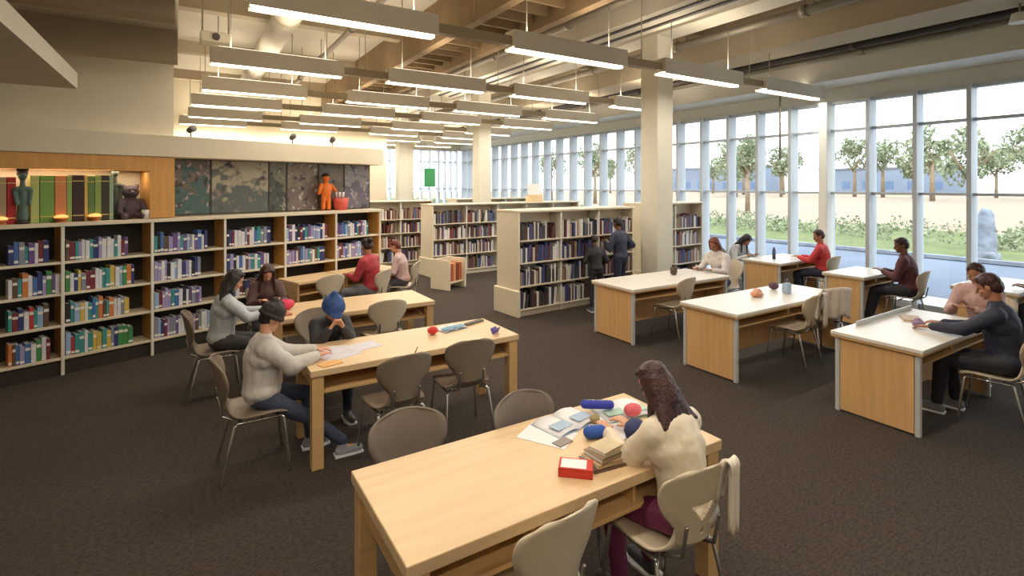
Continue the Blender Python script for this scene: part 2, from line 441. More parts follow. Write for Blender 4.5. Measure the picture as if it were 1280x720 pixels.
for i in range(-1, 5):
    for k, z in enumerate((.199, .559, .909, 1.259)):
        if k == 0 and i > 1: continue
        if k == 1 and i > 2: continue
        x = .035 if i >= 0 else .42
        end = ends.get((i, k), random.uniform(.58, .68)); cnt = 0
        P_ = pal_l if (i <= 0 and k < 3) else pal
        while x < end:
            wd = random.uniform(.026, .05) if i < 2 else random.uniform(.03, .05)
            h = random.uniform(.19, .255); dp = random.uniform(.15, .19)
            nm, c = random.choice(P_)
            if i == 0 and k == 0 and x > .5: nm, c = 'green', (70, 140, 80)
            o = bpy.data.objects.new('book', get_book(nm, c)); COL.objects.link(o)
            at(o, i*BW+x+wd/2, .02+dp/2+random.uniform(0, .012), z); o.scale = (wd*.97, dp, h)
            tag(o, '%s book, %s along from the post on %s shelf, %s' % (nm, ords[cnt], shn[k], baylab[i]), 'book', 'books on the wall bookcases')
            x += wd+.001; cnt += 1

# giant display books on the counter
gb = [(-.92, .15, .50, (150, 140, 118), 'taupe'), (-.76, .12, .50, (120, 60, 56), 'maroon'), (-.63, .10, .50, (204, 112, 90), 'terracotta'), (-.525, .09, .50, (170, 150, 120), 'buff'), (-.43, .07, .50, (176, 44, 48), 'crimson'),
      (-.245, .07, .52, (186, 196, 120), 'pale olive'), (-.17, .12, .52, (120, 164, 78), 'bright green'), (-.045, .10, .52, (218, 142, 90), 'orange'), (.058, .045, .52, (150, 176, 100), 'lime'), (.107, .105, .53, (62, 42, 40), 'black-brown'),
      (.215, .03, .53, (214, 188, 100), 'mustard'), (.248, .06, .52, (104, 132, 76), 'moss green'), (.311, .06, .53, (140, 166, 90), 'light green'), (.374, .07, .53, (62, 62, 50), 'charcoal'), (.447, .04, .53, (150, 180, 150), 'mint')]
for x, wd, h, c, nm in gb:
    mb = MB(); cm = C(c)
    mb.box(-.5, .5, -.5, -.42, 0, 1, cm, bev=.03); mb.box(-.5, -.46, -.44, .5, 0, 1, cm); mb.box(.46, .5, -.44, .5, 0, 1, cm); mb.box(-.46, .46, -.44, .46, .01, .985, M['paper'])
    mb.box(-.49, .49, -.515, -.49, .86, .88, C((216, 196, 120))); mb.box(-.49, .49, -.515, -.49, .12, .14, C((216, 196, 120)))
    o = at(mb.build('giant_book'), x+wd/2, .2, 1.691); o.scale = (wd, .2, h)
    tag(o, 'giant %s display book with gilt spine bands standing on the countertop' % nm, 'display book', 'giant books on the countertop')
# glowing little lamps among the giant books
for k, (x, w_) in enumerate(((-.52, 'crimson'), (-.03, 'orange'), (.27, 'moss green'))):
    e = at(empty('table_lantern', 'small lit amber bowl lantern before the giant %s book' % w_, 'lantern', group='amber lanterns on the countertop'), x+.03, .06, 1.691)
    MB().cyl((0, 0, 0), (0, 0, .015), .05, seg=20).cyl((0, 0, .015), (0, 0, .05), .03, .07, seg=20).build('bowl', C((200, 120, 60)), e)
    MB().ell((0, 0, .06), (.065, .04, .028)).build('glow', mat('amber_glow', (255, 176, 100), .5, emit=1.2), e)
# dark figures between and above the giant books
def bust(x, h, lab, c, d=.2):
    e = at(empty('figurine', lab, 'figurine', group='figurines on the countertop'), x, d, 1.691)
    mb = MB(); mb.cyl((0, 0, 0), (0, 0, .03), .06, seg=18); mb.build('base', C((60, 52, 46)), e)
    mb = MB(); mb.cap((0, 0, .06), (0, 0, h*.55), .05, .035); mb.cap((-.05, 0, h*.62), (.05, 0, h*.62), .028, .028); mb.cap((-.07, 0, h*.6), (-.05, -.04, h*.35), .018, .015); mb.cap((.07, 0, h*.6), (.05, -.04, h*.35), .018, .015)
    mb.cap((0, 0, h*.6), (0, 0, h*.8), .025, .02); mb.ell((0, 0, h*.86), (.042, .045, .055))
    melt(mb, 'figure', .009, C(c), e, 3)
    mb = MB(); mb.ell((0, .012, h*.9), (.05, .05, .05)); mb.ell((-.03, 0, h*.97), (.025, .025, .025)); mb.ell((.03, 0, h*.97), (.025, .025, .025)); melt(mb, 'hat', .009, C((50, 38, 34)), e, 2)
    return e
bust(-.31, .60, 'slim figurine with dark cap between crimson and dark green giant books', (86, 112, 104), .1)
bust(.525, .66, 'tall dark figurine standing at end of the giant books', (70, 74, 62))
e = at(empty('plush_bear', 'dark purple plush bear seated beside the wooden jamb', 'plush toy'), .68, .2, 1.691)
mb = MB(); mb.ell((0, 0, .14), (.12, .1, .14)); mb.ell((0, -.02, .33), (.09, .085, .085)); mb.ell((-.07, 0, .40), (.03, .02, .03)); mb.ell((.07, 0, .40), (.03, .02, .03))
mb.cap((-.1, -.03, .22), (-.13, -.1, .1), .035, .03); mb.cap((.1, -.03, .22), (.13, -.1, .1), .035, .03); mb.cap((-.07, -.06, .04), (-.1, -.15, .04), .04, .04); mb.cap((.07, -.06, .04), (.1, -.15, .04), .04, .04); mb.ell((0, -.1, .31), (.04, .035, .03))
melt(mb, 'body', .01, C((92, 78, 88)), e, 3, .004, 40)
MB().ell((-.03, -.1, .35), (.01, .01, .01)).ell((.03, -.1, .35), (.01, .01, .01)).ell((0, -.135, .32), (.012, .01, .01)).build('face', M['eye'], e)
o = at(MB().cyl((0, 0, 0), (0, 0, .11), .035, .045, seg=20, m=M['white']).build('white_cup'), .80, .045, 1.691); tag(o, 'small white cup on the countertop before the wooden jamb', 'cup')
# orange toy figure and pink basket in front of the murals
e = at(empty('toy_figure', 'orange toy figure with dark hair standing before the grey mural', 'toy figure'), 3.36, .22, 1.691)
mb = MB(); mb.cap((-.05, 0, .04), (-.04, 0, .22), .035, .04); mb.cap((.05, 0, .04), (.04, 0, .22), .035, .04); mb.ell((0, 0, .33), (.1, .07, .14)); mb.cap((-.09, 0, .42), (-.15, -.03, .28), .03, .025); mb.cap((.09, 0, .42), (.15, -.05, .32), .03, .025); mb.ell((0, 0, .53), (.06, .06, .07))
melt(mb, 'body', .01, C((232, 120, 40)), e, 3)
MB().ell((0, .01, .57), (.064, .064, .05)).build('hair', C((50, 40, 34)), e)
e = at(empty('basket', 'coral pink tub holding white rolls beside the orange toy figure', 'basket'), 3.62, .2, 1.691)
MB().cyl((0, 0, 0), (0, 0, .2), .1, .13, seg=24).build('tub', C((214, 92, 80)), e)
for k in range(5): MB().cyl((-.06+.03*k, .02*(-1)**k, .201), (-.07+.035*k, .02*(-1)**k, .30), .018, seg=10).build('paper_roll', M['paper'], e)

# small dark spotlights standing on top of the display wall
for k, (t_, w_) in enumerate(((1.32, 'above the bird mural end'), (2.72, 'above the grey figure mural'), (3.4, 'above the orange toy figure'))):
    e = at(empty('spotlight', 'small dark spotlight on the cream ledge %s' % w_, 'spotlight', group='spotlights on the ledge'), t_, .1, 2.731)
    MB().cyl((0, 0, 0), (0, 0, .012), .035, seg=16).cyl((0, 0, .012), (0, 0, .08), .008, seg=8).build('stand', M['pipedk'], e)
    MB().cyl((-.03, -.03, .09), (.05, .06, .13), .035, .045, seg=16).build('head', M['pipedk'], e)
e = empty('projector', 'beige projector hung by two rods above the second light row', 'projector', (.35, 8.9, 4.2))
MB().box(-.2, .2, -.17, .17, 0, .15, bev=.02).build('projector_case', M['ceil'], e); MB().cyl((0, -.17, .07), (0, -.21, .07), .05, seg=20).build('lens', M['pipedk'], e)
for x in (-.17, .17): MB().box(x-.012, x+.012, -.02, .02, .14, CH-4.2+.01).build('bracket', M['pipe'], e)

# murals
def mural_mat(name, bg, a_, b_, seed, sc=5, sh=(.5, .62)):
    m = bpy.data.materials.new(name); m.use_nodes = True; nt = m.node_tree; b = nt.nodes['Principled BSDF']; b.inputs['Roughness'].default_value = .35
    tc = nt.nodes.new('ShaderNodeTexCoord'); mp = nt.nodes.new('ShaderNodeMapping'); mp.inputs['Location'].default_value = (seed, seed*1.7, seed*.3)
    nt.links.new(tc.outputs['Object'], mp.inputs[0])
    def nz(s_, d):
        n_ = nt.nodes.new('ShaderNodeTexNoise'); n_.inputs['Scale'].default_value = s_; n_.inputs['Detail'].default_value = d; n_.inputs['Distortion'].default_value = .25; nt.links.new(mp.outputs[0], n_.inputs['Vector']); return n_
    def rm(src, lo, hi):
        r = nt.nodes.new('ShaderNodeMapRange'); r.inputs[1].default_value = lo; r.inputs[2].default_value = hi; nt.links.new(src, r.inputs[0]); return r.outputs[0]
    def mix(f, x, y):
        q = nt.nodes.new('ShaderNodeMix'); q.data_type = 'RGBA'; nt.links.new(f, q.inputs[0])
        for v, i_ in ((x, 6), (y, 7)):
            if isinstance(v, tuple): q.inputs[i_].default_value = (*lin(v), 1)
            else: nt.links.new(v, q.inputs[i_])
        return q.outputs[2]
    sx = nt.nodes.new('ShaderNodeSeparateXYZ'); nt.links.new(tc.outputs['Object'], sx.inputs[0])
    n1 = nz(sc*.8, 2); n2 = nz(sc*1.5, 2); n3 = nz(sc*1.1, 1)
    # shapes crowd towards the foot of the picture
    ad = nt.nodes.new('ShaderNodeMath'); ad.operation = 'MULTIPLY_ADD'; ad.inputs[1].default_value = -.5; nt.links.new(sx.outputs['Z'], ad.inputs[0]); nt.links.new(n1.outputs['Fac'], ad.inputs[2])
    c = mix(rm(ad.outputs[0], .24, .32), bg, a_)
    c = mix(rm(n2.outputs['Fac'], .6, .68), c, b_)
    c = mix(rm(n3.outputs['Fac'], .60, .72), c, (60, 54, 50))
    nt.links.new(c, b.inputs['Base Color']); return m
mur = [(1.20, 1.66, (118, 106, 92), (76, 104, 100), (200, 170, 168), 3.1, 'dark mural with pale pink figures beside the wooden jamb'),
       (1.66, 2.48, (176, 166, 138), (96, 102, 96), (140, 124, 108), 7.7, 'beige mural with dark bird shapes'),
       (2.48, 2.76, (128, 120, 98), (72, 78, 66), (160, 150, 124), 11.3, 'narrow olive mural with dark leaf shapes'),
       (2.76, 3.30, (138, 124, 98), (118, 102, 94), (194, 192, 186), 15.9, 'brown mural with a pale grey figure'),
       (3.30, 3.78, (120, 110, 92), (104, 94, 82), (146, 126, 110), 21.4, 'dark mural behind the orange toy figure'),
       (3.78, 4.30, (146, 140, 138), (108, 100, 112), (176, 168, 176), 26.2, 'grey mauve mural at end of the display wall')]
for a_, b_, bg, c1, c2, sd, lab in mur:
    e = at(empty('mural', lab, 'mural', group='murals on the display wall'), (a_+b_)/2, .35, 1.70)
    hw = (b_-a_)/2
    MB().box(-hw+.012, hw-.012, -.006, .012, .012, .748).build('picture', mural_mat('mural_%d' % int(sd), bg, c1, c2, sd, 6 if hw > .3 else 8), e)
    fr = MB()
    for x in (-hw, hw-.012): fr.box(x, x+.012, -.012, .014, 0, .76)
    fr.box(-hw, hw, -.012, .014, 0, .012); fr.box(-hw, hw, -.012, .014, .748, .76); fr.build('border', C((70, 62, 52)), e)

# study counters along the last bays
for k, (a_, b_) in enumerate(((2.42, 3.18), (3.2, 4.2))):
    e = at(empty('study_counter', ['maple study counter against the bookcases with chair before it', 'maple study counter against bookcases behind the red-shirted person'][k], 'counter', group='study counters by the bookcases'), a_, -.62)
    W = b_-a_
    MB().box(0, W, 0, .58, .705, .74, bev=.005).build('tabletop', M['wood'], e)
    MB().box(.04, W-.04, .08, .56, .54, .56).build('book_shelf', M['woodside'], e)
    MB().box(.0, .03, .03, .56, 0, .705).build('side_panel', M['woodside'], e)
    MB().box(W-.03, W, .03, .56, 0, .705).build('side_panel', M['woodside'], e)
    MB().box(.03, W-.03, .5, .52, .2, .705).build('back_panel', M['woodside'], e)

# ------------------------------------------------------------------ freestanding stacks
stack_books = MB()
spal = [(226, 222, 214), (206, 202, 206), (104, 52, 52), (128, 66, 60), (84, 50, 48), (60, 66, 110), (74, 78, 130), (200, 194, 186), (222, 218, 210), (70, 62, 60), (44, 40, 44), (120, 100, 80), (150, 120, 96), (96, 110, 130), (170, 150, 130), (90, 44, 54)]
def stack(x, y, rz, nb, lab, H=1.67, blue=0, skipside=()):
    e = empty('book_stack', lab, 'book stack', (x, y, 0), rz, 'freestanding book stacks')
    D = .64; W = .9; Lt = nb*W
    MT = Matrix.Translation((x, y, 0)) @ Matrix.Rotation(rz, 4, 'Z')
    for xx in (0, Lt):
        s_ = -1 if xx == 0 else 1
        p = MB().box(xx-.02, xx+.02, 0.02, D-.02, .0, H, bev=.008).build('end_panel', M['shelfw'], e)
        MB().box(min(xx, xx+s_*.06), max(xx, xx+s_*.06), -.02, D+.02, 0, .42, bev=.012).build('end_base', M['shelfw'], p)
    for k in range(1, nb):
        MB().box(k*W-.015, k*W+.015, .03, D-.03, 0, H-.02).build('upright', M['post'], e)
    MB().box(-.03, Lt+.03, 0, D, H, H+.03, bev=.004).build('top_panel', M['shelfw'], e)
    MB().box(.02, Lt-.02, D/2-.01, D/2+.01, .1, H).build('centre_panel', M['shelfw'], e)
    MB().box(.02, Lt-.02, .05, D-.05, .0, .1).build('plinth', M['shelfw'], e)
    for z in (.10, .47, .84, 1.20):
        MB().box(.02, Lt-.02, .0, D/2-.01, z, z+.02).build('shelf', M['shelfw'], e)
        MB().box(.02, Lt-.02, D/2+.01, D, z, z+.02).build('shelf', M['shelfw'], e)
        for k in range(nb):
            xx = k*W+.03; end = xx+random.uniform(.66, .85)
            while xx < end:
                wd = random.uniform(.024, .05); h = random.uniform(.2, .30); dp = random.uniform(.16, .22)
                c = random.choice(spal[4:11] if random.random() < blue and k < 2 else spal)
                if random.random() < .06: xx += wd; continue
                q = bmesh.ops.create_cube(stack_books.bm, size=1)['verts']
                bmesh.ops.scale(stack_books.bm, vec=(wd*.93, dp, h), verts=q)
                if random.random() < .05: bmesh.ops.rotate(stack_books.bm, matrix=Matrix.Rotation(.14, 3, 'Y'), verts=q)
                bmesh.ops.translate(stack_books.bm, vec=(xx+wd/2, .03+dp/2, z+.021+h/2), verts=q)
                stack_books._new(q, C(c)); bmesh.ops.transform(stack_books.bm, matrix=MT, verts=q)
                xx += wd
    return e
stack(4.48, 6.95, R(4), 3, 'beige-ended book stack nearest the wooden tables', blue=.7)
stack(7.62, 7.2, R(4), 2, 'short book stack just behind the square column near desks', H=1.72)
stack(4.75, 11.0, R(4), 5, 'long book stack behind the beige-ended stack, white box on top', H=1.64)
stack(2.95, 13.0, R(3), 3, 'book stack at the end of the display wall, facing the aisle')
stack(6.9, 14.2, R(3), 3, 'distant book stack behind the second column')
# glazed-side open shelving seen beyond, books as loose mass
tag(stack_books.build('stack_books'), 'packed rows of maroon, blue and cream books filling the freestanding stacks', 'books', kind='stuff')
e = empty('display_box', 'cream slanted display box standing on top of long stack', 'display box', (7.9, 11.55, 1.67), R(4))
MB().box(-.2, .2, -.12, .12, 0, .18, bev=.01).build('box_base', M['wood'], e)
MB().box(-.22, .22, -.01, .01, .18, .48, rot=(R(-12), 0, 0)).build('sign_board', M['white'], e)
# low book kiosk
e = empty('book_kiosk', 'low white ended bin with orange books between stacks', 'book bin', (4.42, 9.45, 0), R(25))
MB().box(0, .04, 0, .5, 0, .6, bev=.006).build('end_panel', M['shelfw'], e)
MB().box(.5, .54, 0, .5, 0, .6, bev=.006).build('end_panel', M['shelfw'], e)
MB().box(.04, .5, .05, .45, .12, .15).build('shelf', M['shelfw'], e)
MB().box(.04, .5, .42, .45, .12, .6).build('back_panel', M['shelfw'], e)
for k, c in enumerate([(206, 120, 66), (180, 84, 60), (222, 150, 90), (130, 60, 50), (200, 110, 70)]):
    o = MB().box(-.04, .04, -.13, .13, 0, .36, C(c), bev=.004, rot=(0, 0, 0)).build('book'); MTk = Matrix.Translation((4.42, 9.45, .151)) @ Matrix.Rotation(R(25), 4, 'Z') @ Matrix.Translation((.1+k*.088, .22, 0)); o.matrix_world = MTk
    tag(o, '%s book standing in the low white bin, %s of five' % (['orange', 'brick red', 'apricot', 'dark red', 'rust'][k], ords[k]), 'book', 'books in the low bin')
# green banner
e = empty('hanging_sign', 'plain green rectangular sign hung near the far windows', 'sign', (8.0, 18.9, 2.05), R(-32))
MB().box(-.22, .22, -.01, .01, 0, .72, bev=.004).build('board', C((62, 150, 96)), e)
for x in (-.18, .18): MB().cyl((x, 0, .72), (x, 0, CH-2.05), .005, seg=6).build('wire', M['pipe'], e)

# ------------------------------------------------------------------ wooden reading tables
def wood_table(lab, x0, x1, y0, y1, top=.05, leg=.085, over=.0):
    e = empty('reading_table', lab, 'table', (x0, y0, 0), 0, 'maple reading tables')
    W = x1-x0; D = y1-y0; z = .74-top
    MB().box(0, W, 0, D, z, .74, bev=.005).build('tabletop', M['wood'], e)
    for (a_, b_) in ((.012, .012), (W-.012-leg, .012), (.012, D-.012-leg), (W-.012-leg, D-.012-leg)):
        MB().box(a_, a_+leg, b_, b_+leg, 0, z-.001, bev=.004).build('leg', M['woodside'], e)
    sh = MB().box(leg+.014, W-leg-.014, .03, D-.03, z-.14, z-.118, bev=.003).build('book_shelf', M['woodside'], e)
    MB().box(leg+.014, W-leg-.014, D/2-.01, D/2+.01, z-.117, z-.001).build('centre_panel', M['woodside'], e)
    for x in (.014+leg*.3, W-.014-leg*.3-.02): MB().box(x, x+.02, leg+.013, D-leg-.013, z-.14, z-.001).build('end_rail', M['woodside'], e)
    for k in (1, 2):
        x = W*k/3
        MB().box(x-.009, x+.009, .06, D/2-.011, z-.117, z-.001).build('divider', M['woodside'], e)
        MB().box(x-.009, x+.009, D/2+.011, D-.06, z-.117, z-.001).build('divider', M['woodside'], e)
    return e
wood_table('big maple table with red book and papers on its top', .66, 2.43, 1.77, 2.51, top=.055)
wood_table('maple table where the boy in dark beanie sits', .76, 2.57, 4.0, 4.69)
wood_table('maple table with pink and black pouch, before study counters', .72, 2.48, 5.70, 6.45)

# ------------------------------------------------------------------ white topped desks
def desk(lab, x0, x1, y0, y1):
    e = empty('study_desk', lab, 'desk', (x0, y0, 0), 0, 'white topped study desks')
    W = x1-x0; D = y1-y0
    MB().box(-.03, W+.03, -.03, D+.03, .705, .74, bev=.006).build('tabletop', M['desktop'], e)
    MB().box(-.026, W+.026, -.026, D+.026, .685, .704, bev=.002).build('edge_band', M['woodside'], e)
    for x in (0, W-.035):
        p = MB().box(x, x+.035, .045, D-.045, .02, .684).build('side_panel', M['panelwood'], e)
        for y in (0, D-.04): MB().box(x-.004, x+.039, y, y+.04, 0, .684, bev=.006).build('edge_post', M['greyedge'], p)
    MB().box(.036, W-.036, D/2-.01, D/2+.01, .18, .684).build('modesty_panel', M['panelwood'], e)
    for y in (.02, D/2+.011):
        MB().box(.036, W-.036, y, y+D/2-.031, .575, .592).build('book_shelf', M['woodside'], e)
    MB().box(W/2-.01, W/2+.01, .05, D/2-.011, .593, .684).build('divider', M['woodside'], e)
    return e
desk('white topped desk with dark vase, closest to the square column', 4.96, 6.92, 4.95, 5.72)
desk('white topped desk with orange cloth and blue bag on it', 4.94, 7.05, 3.42, 4.12)
desk('white topped desk by glass where person in red sits', 8.8, 10.1, 5.25, 5.95)
desk('small white topped desk by glass, person in maroon top', 8.52, 9.55, 3.8, 4.35)
desk('white topped desk where person in navy top sits', 5.16, 6.78, 1.87, 2.54)
desk('white topped desk against the glass behind the navy-topped person', 8.9, 10.2, 2.2, 2.85)
# raised rail along one desk
e = empty('desk_rail', 'pale low rail standing on far edge of navy-topped person desk', 'rail', (5.5, 2.50, .7405), R(1))
MB().box(0, 1.25, 0, .02, .0, .045, bev=.004).build('rail_strip', M['greyedge'], e)

# ------------------------------------------------------------------ chairs
def shell_rows(path, nx=13, curve=0.03, up=0.0):
    rows_ = []
    for (y, z, w, cz, cy) in path:
        row = []
        for j in range(nx):
            u = -1+2*j/(nx-1)
            row.append((w*u, y+cy*u*u, z+cz*u*u))
        rows_.append(row)
    return rows_
def interp(keys, n):
    out = []
    m_ = len(keys)-1
    for i in range(n+1):
        f = i/n*m_; k = min(int(f), m_-1); u = f-k
        p0 = keys[max(k-1, 0)]; p1 = keys[k]; p2 = keys[k+1]; p3 = keys[min(k+2, m_)]
        out.append(tuple(.5*(2*b+(c-a)*u+(2*a-5*b+4*c-d)*u*u+(3*b-a-3*c+d)*u**3) for a, b, c, d in zip(p0, p1, p2, p3)))
    return out
def make_chair(m, name='library_chair', hole=False):
    e = empty(name, 'x', 'chair', group='moulded library chairs')
    # y, z, half width, z-curl, y-curl  (chair faces +Y)
    seat = [(.215, .405, .13, .0, -.02), (.20, .43, .19, .008, -.02), (.10, .445, .215, .018, 0), (-.02, .44, .22, .022, 0), (-.13, .435, .20, .026, 0), (-.195, .46, .155, .02, .02), (-.225, .52, .125, .0, .03), (-.235, .58, .11, 0, .03)]
    s_ = MB().grid(shell_rows(interp(seat, 26)), m).build('seat', None, e); solid(s_, .012)
    back = [(-.236, .50, .105, .0, .03), (-.246, .56, .115, .0, .035), (-.252, .60, .14, 0, .045), (-.262, .66, .19, .0, .06), (-.275, .73, .215, -.004, .07), (-.292, .81, .21, -.012, .065), (-.303, .852, .17, -.02, .05), (-.305, .864, .10, -.01, .03)]
    def skip(i, j):
        if not hole: return False
        return (30 <= i <= 50 and abs(j-24.5) < (i-29)*.42) or (10 <= i <= 19 and abs(j-26) < (20-i)*.3)
    b_ = MB().grid(shell_rows(interp(back, 104 if hole else 26), 51 if hole else 13), m, skip).build('backrest', None, e); solid(b_, .012)
    for sx in (-1, 1):
        MB().tube([(sx*.15, .13, .425), (sx*.185, .16, .40), (sx*.215, .20, .012)], .011, seg=8).build('leg', M['chrome'], e)
        MB().tube([(sx*.14, -.12, .415), (sx*.18, -.16, .40), (sx*.215, -.25, .012)], .011, seg=8).build('leg', M['chrome'], e)
        MB().tube([(sx*.17, .15, .41), (sx*.17, -.14, .41)], .010, seg=8).build('side_frame', M['chrome'], e)
        MB().tube([(sx*.12, -.13, .41), (sx*.10, -.235, .46), (sx*.10, -.262, .60)], .009, seg=8).build('back_support', M['chrome'], e)
    MB().tube([(-.17, .02, .408), (.17, .02, .408)], .010, seg=8).build('crossbar', M['chrome'], e)
    return e
CB = make_chair(M['shell']); CT = make_chair(M['shelld']); CG = make_chair(M['shellg']); CHo = make_chair(M['shell'], hole=True)
used = set()
def chair(p, x, y, rz, lab):
    f = p.name not in used; used.add(p.name)
    return place(p, f, (x, y, 0), R(rz), lab)
chair(CHo, 1.97, 1.78, -4, 'beige moulded chair with triangular back hole under purple-trousered girl')
chair(CB, 1.20, 1.84, 6, 'empty beige chair pushed in at big table, camera side')
chair(CG, 1.0, 2.47, 176, 'grey chair tucked behind big table near its plain end')
chair(CG, 1.70, 2.34, 184, 'grey chair tucked behind big table near the papers')
chair(CT, 1.36, 3.93, 3, 'taupe empty chair at middle table, next to the beanie boy')
chair(CT, 1.98, 4.0, -6, 'taupe empty chair at middle table by the purple note')
chair(CT, .44, 4.32, -90, 'taupe chair the boy in dark beanie sits on')
chair(CB, 1.86, 5.78, 0, 'beige empty chair at the table with pink pouch')
chair(CT, 1.1, 5.22, 180, 'chair the child in blue cap sits on')
chair(CT, .25, 6.05, -90, 'chair the long-haired girl in pale jacket sits on')
chair(CT, .82, 7.0, 180, 'chair the stooping dark-haired person sits on')
chair(CB, 1.62, 7.72, 19, 'beige chair standing before the study counter')
chair(CB, 2.33, 7.75, 40, 'beige chair of the person in red shirt')
chair(CB, 5.72, 4.96, 8, 'beige chair pushed under desk beside the square column')
chair(CB, 6.05, 3.46, 6, 'beige chair with pale scarf at desk with orange cloth')
chair(CB, 6.72, 3.5, -20, 'beige chair with crumpled jacket at desk with blue bag')
chair(CB, 6.04, 1.66, 8, 'beige chair the person in navy top sits on')
chair(CB, 9.7, 5.02, 0, 'beige chair the person in red top by glass sits on')
chair(CB, 9.1, 3.5, 5, 'beige chair the person in maroon top sits on')
chair(CB, 7.42, 5.38, 90, 'beige chair the white-bloused girl sits on')
chair(CT, 9.05, 6.45, 180, 'chair the slumped dark-haired person by glass sits on')
chair(CB, 7.5, 2.12, 90, 'beige chair the pink-sleeved person sits on')
chair(CT, 9.3, 1.85, 10, 'taupe chair at the desk against the glass, very edge')

# ------------------------------------------------------------------ people
def ik(a, t_, l1, l2, pole):
    a = Vector(a); t_ = Vector(t_); d = t_-a; L = d.length
    if L > (l1+l2)*.995: t_ = a+d.normalized()*(l1+l2)*.995; d = t_-a; L = d.length
    x = (l1*l1-l2*l2+L*L)/(2*L); h = math.sqrt(max(l1*l1-x*x, 0)); u = d/L
    p = Vector(pole); p = (p-u*p.dot(u)).normalized()
    return a+u*x+p*h, t_
def person(lab, loc, rz, lean=10, sc=1., head=15, yaw=0, top=(200, 200, 200), pants=(50, 54, 70), skin='skin', hair='short', hmat='hairb', hat=None, hands=None, feet=None, shoes=(90, 90, 96),
           seat=.455, standing=False, vox=.0125, topname='jumper', shadow=None, side=0, knees=.05, curl=.5, bulk=.004, hatk=1.):
    e = empty('person', lab, 'person', (loc[0], loc[1], 0), R(rz))
    S = sc
    hipz = (seat+.10*S) if not standing else .93*S
    H = Vector((0, 0, hipz)); la = R(lean); sa = R(side)
    d1 = Vector((math.sin(sa)*.5, math.sin(la*.8), math.cos(la*.8))).normalized(); d2 = Vector((math.sin(sa), math.sin(la*1.15), math.cos(la*1.15))).normalized()
    waist = H+d1*.17*S; chest = waist+d1*.17*S; neck = chest+d2*.17*S
    hp = R(head); hy = R(yaw)
    HR = Euler((-hp, 0, 0)).to_matrix(); HR = Matrix.Rotation(hy, 3, 'Z') @ HR
    hc = neck+(d2*.5+(HR @ Vector((0, .12, 1)))*.5).normalized()*.165*S
    sh = {s: chest+d2*.095*S+Vector((s*(.165 if S > .9 else .148)*S, 0, 0)) for s in (-1, 1)}
    fwd = Vector((0, 1, 0))
    leg = {}
    for s in (-1, 1):
        hj = H+Vector((s*.09*S, 0, 0))
        if standing:
            an = Vector((s*.10, (.06*s if feet is None else feet[s][1]), .09)); kn = (hj+an)/2+Vector((0, .03, 0))
        else:
            an = Vector(feet[s]) if feet else Vector((s*.12, .34*S+.06, .09))
            if len(an) == 2: an = Vector((an[0], an[1], .09))
            kn, an = ik(hj, an, .43*S, .42*S, (s*knees, .5, 1))
        leg[s] = (hj, kn, an)
    arms = {}
    for s in (-1, 1):
        tg = Vector(hands[s]) if hands else Vector((s*.2, .12, hipz+.02))
        el, wr = ik(sh[s], tg, .27*S, .245*S, (s*.55, -.35, -1)); arms[s] = (sh[s], el, wr)
    # ---- body: one continuous skin
    b = MB()
    b.ell(H+Vector((0, -.01, .0)), (.135*S, .10*S, .10*S)); b.cap(H, waist, .10*S, .09*S); b.cap(waist, chest, .095*S, .11*S)
    b.cap(sh[-1]*.8+sh[1]*.2, sh[1]*.8+sh[-1]*.2, .05*S, .05*S); b.cap(chest, neck, .08*S, .046*S)
    for s in (-1, 1):
        a_, el, wr = arms[s]
        b.cap(a_, el, .045*S, .037*S); b.cap(el, wr, .037*S, .025*S)
        hj, kn, an = leg[s]
        b.cap(hj, kn, .075*S, .052*S); b.cap(kn, an, .052*S, .036*S); b.cap(an+Vector((0, 0, -.04)), an+Vector((s*.01, .13*S, -.055)), .032*S, .026*S)
        # hand
        f = (wr-el).normalized(); nrm = Vector((0, 0, -1)); nrm = (nrm-f*nrm.dot(f)).normalized() if abs(f.z) < .95 else Vector((-s, 0, 0)); sd = f.cross(nrm).normalized()*(-s)
        # sd points to the thumb side (towards the body middle)
        if sd.x*s > 0: sd = -sd
        for k in range(4):
            off = sd*(.027-.018*k)*S
            kb = wr+f*.085*S+off
            b.cap(wr+off*.6+f*.015, kb, .0135*S, .0115*S, seg=8, rings=3)
            ln = (.036, .041, .038, .03)[k]*S; dd = (f+nrm*curl*.6).normalized(); p1 = kb+dd*ln; dd2 = (f+nrm*curl*1.8).normalized()
            b.cap(kb, p1, .0095*S, .0085*S, seg=8, rings=3); b.cap(p1, p1+dd2*ln*.85, .0085*S, .0075*S, seg=8, rings=3)
        tb = wr+f*.03*S+sd*.026*S; t1 = tb+(f*.7+sd*.7+nrm*.2).normalized()*.035*S
        b.cap(tb, t1, .012*S, .0105*S, seg=8, rings=3); b.cap(t1, t1+(f+sd*.25+nrm*.35).normalized()*.03*S, .0105*S, .009*S, seg=8, rings=3)
    h = lambda x, y, z: hc+HR @ (Vector((x, y, z))*S)
    b.cap(neck-d2*.03*S, hc+HR @ Vector((0, -.02, -.05))*S, .05*S, .05*S)
    hm = HR
    b.ell(h(0, -.008, .035), (.073*S, .092*S, .08*S), mtx=hm); b.ell(h(0, .022, -.035), (.056*S, .062*S, .078*S), mtx=hm)
    b.ell(h(0, .062, .012), (.048*S, .022*S, .012*S), mtx=hm); b.ell(h(0, .066, -.092), (.022*S, .018*S, .016*S), mtx=hm)
    b.cap(h(0, .083, .0), h(0, .102, -.03), .008*S, .012*S, seg=8); b.cap(h(-.015, .08, -.058), h(.015, .08, -.058), .009*S, .009*S, seg=8)
    for s in (-1, 1):
        b.ell(h(s*.073, -.005, -.012), (.009*S, .018*S, .03*S), mtx=hm); b.ell(h(s*.036, .058, -.03), (.02*S, .018*S, .018*S), mtx=hm)
    melt(b, 'body', vox*.66, M[skin], e, 3)
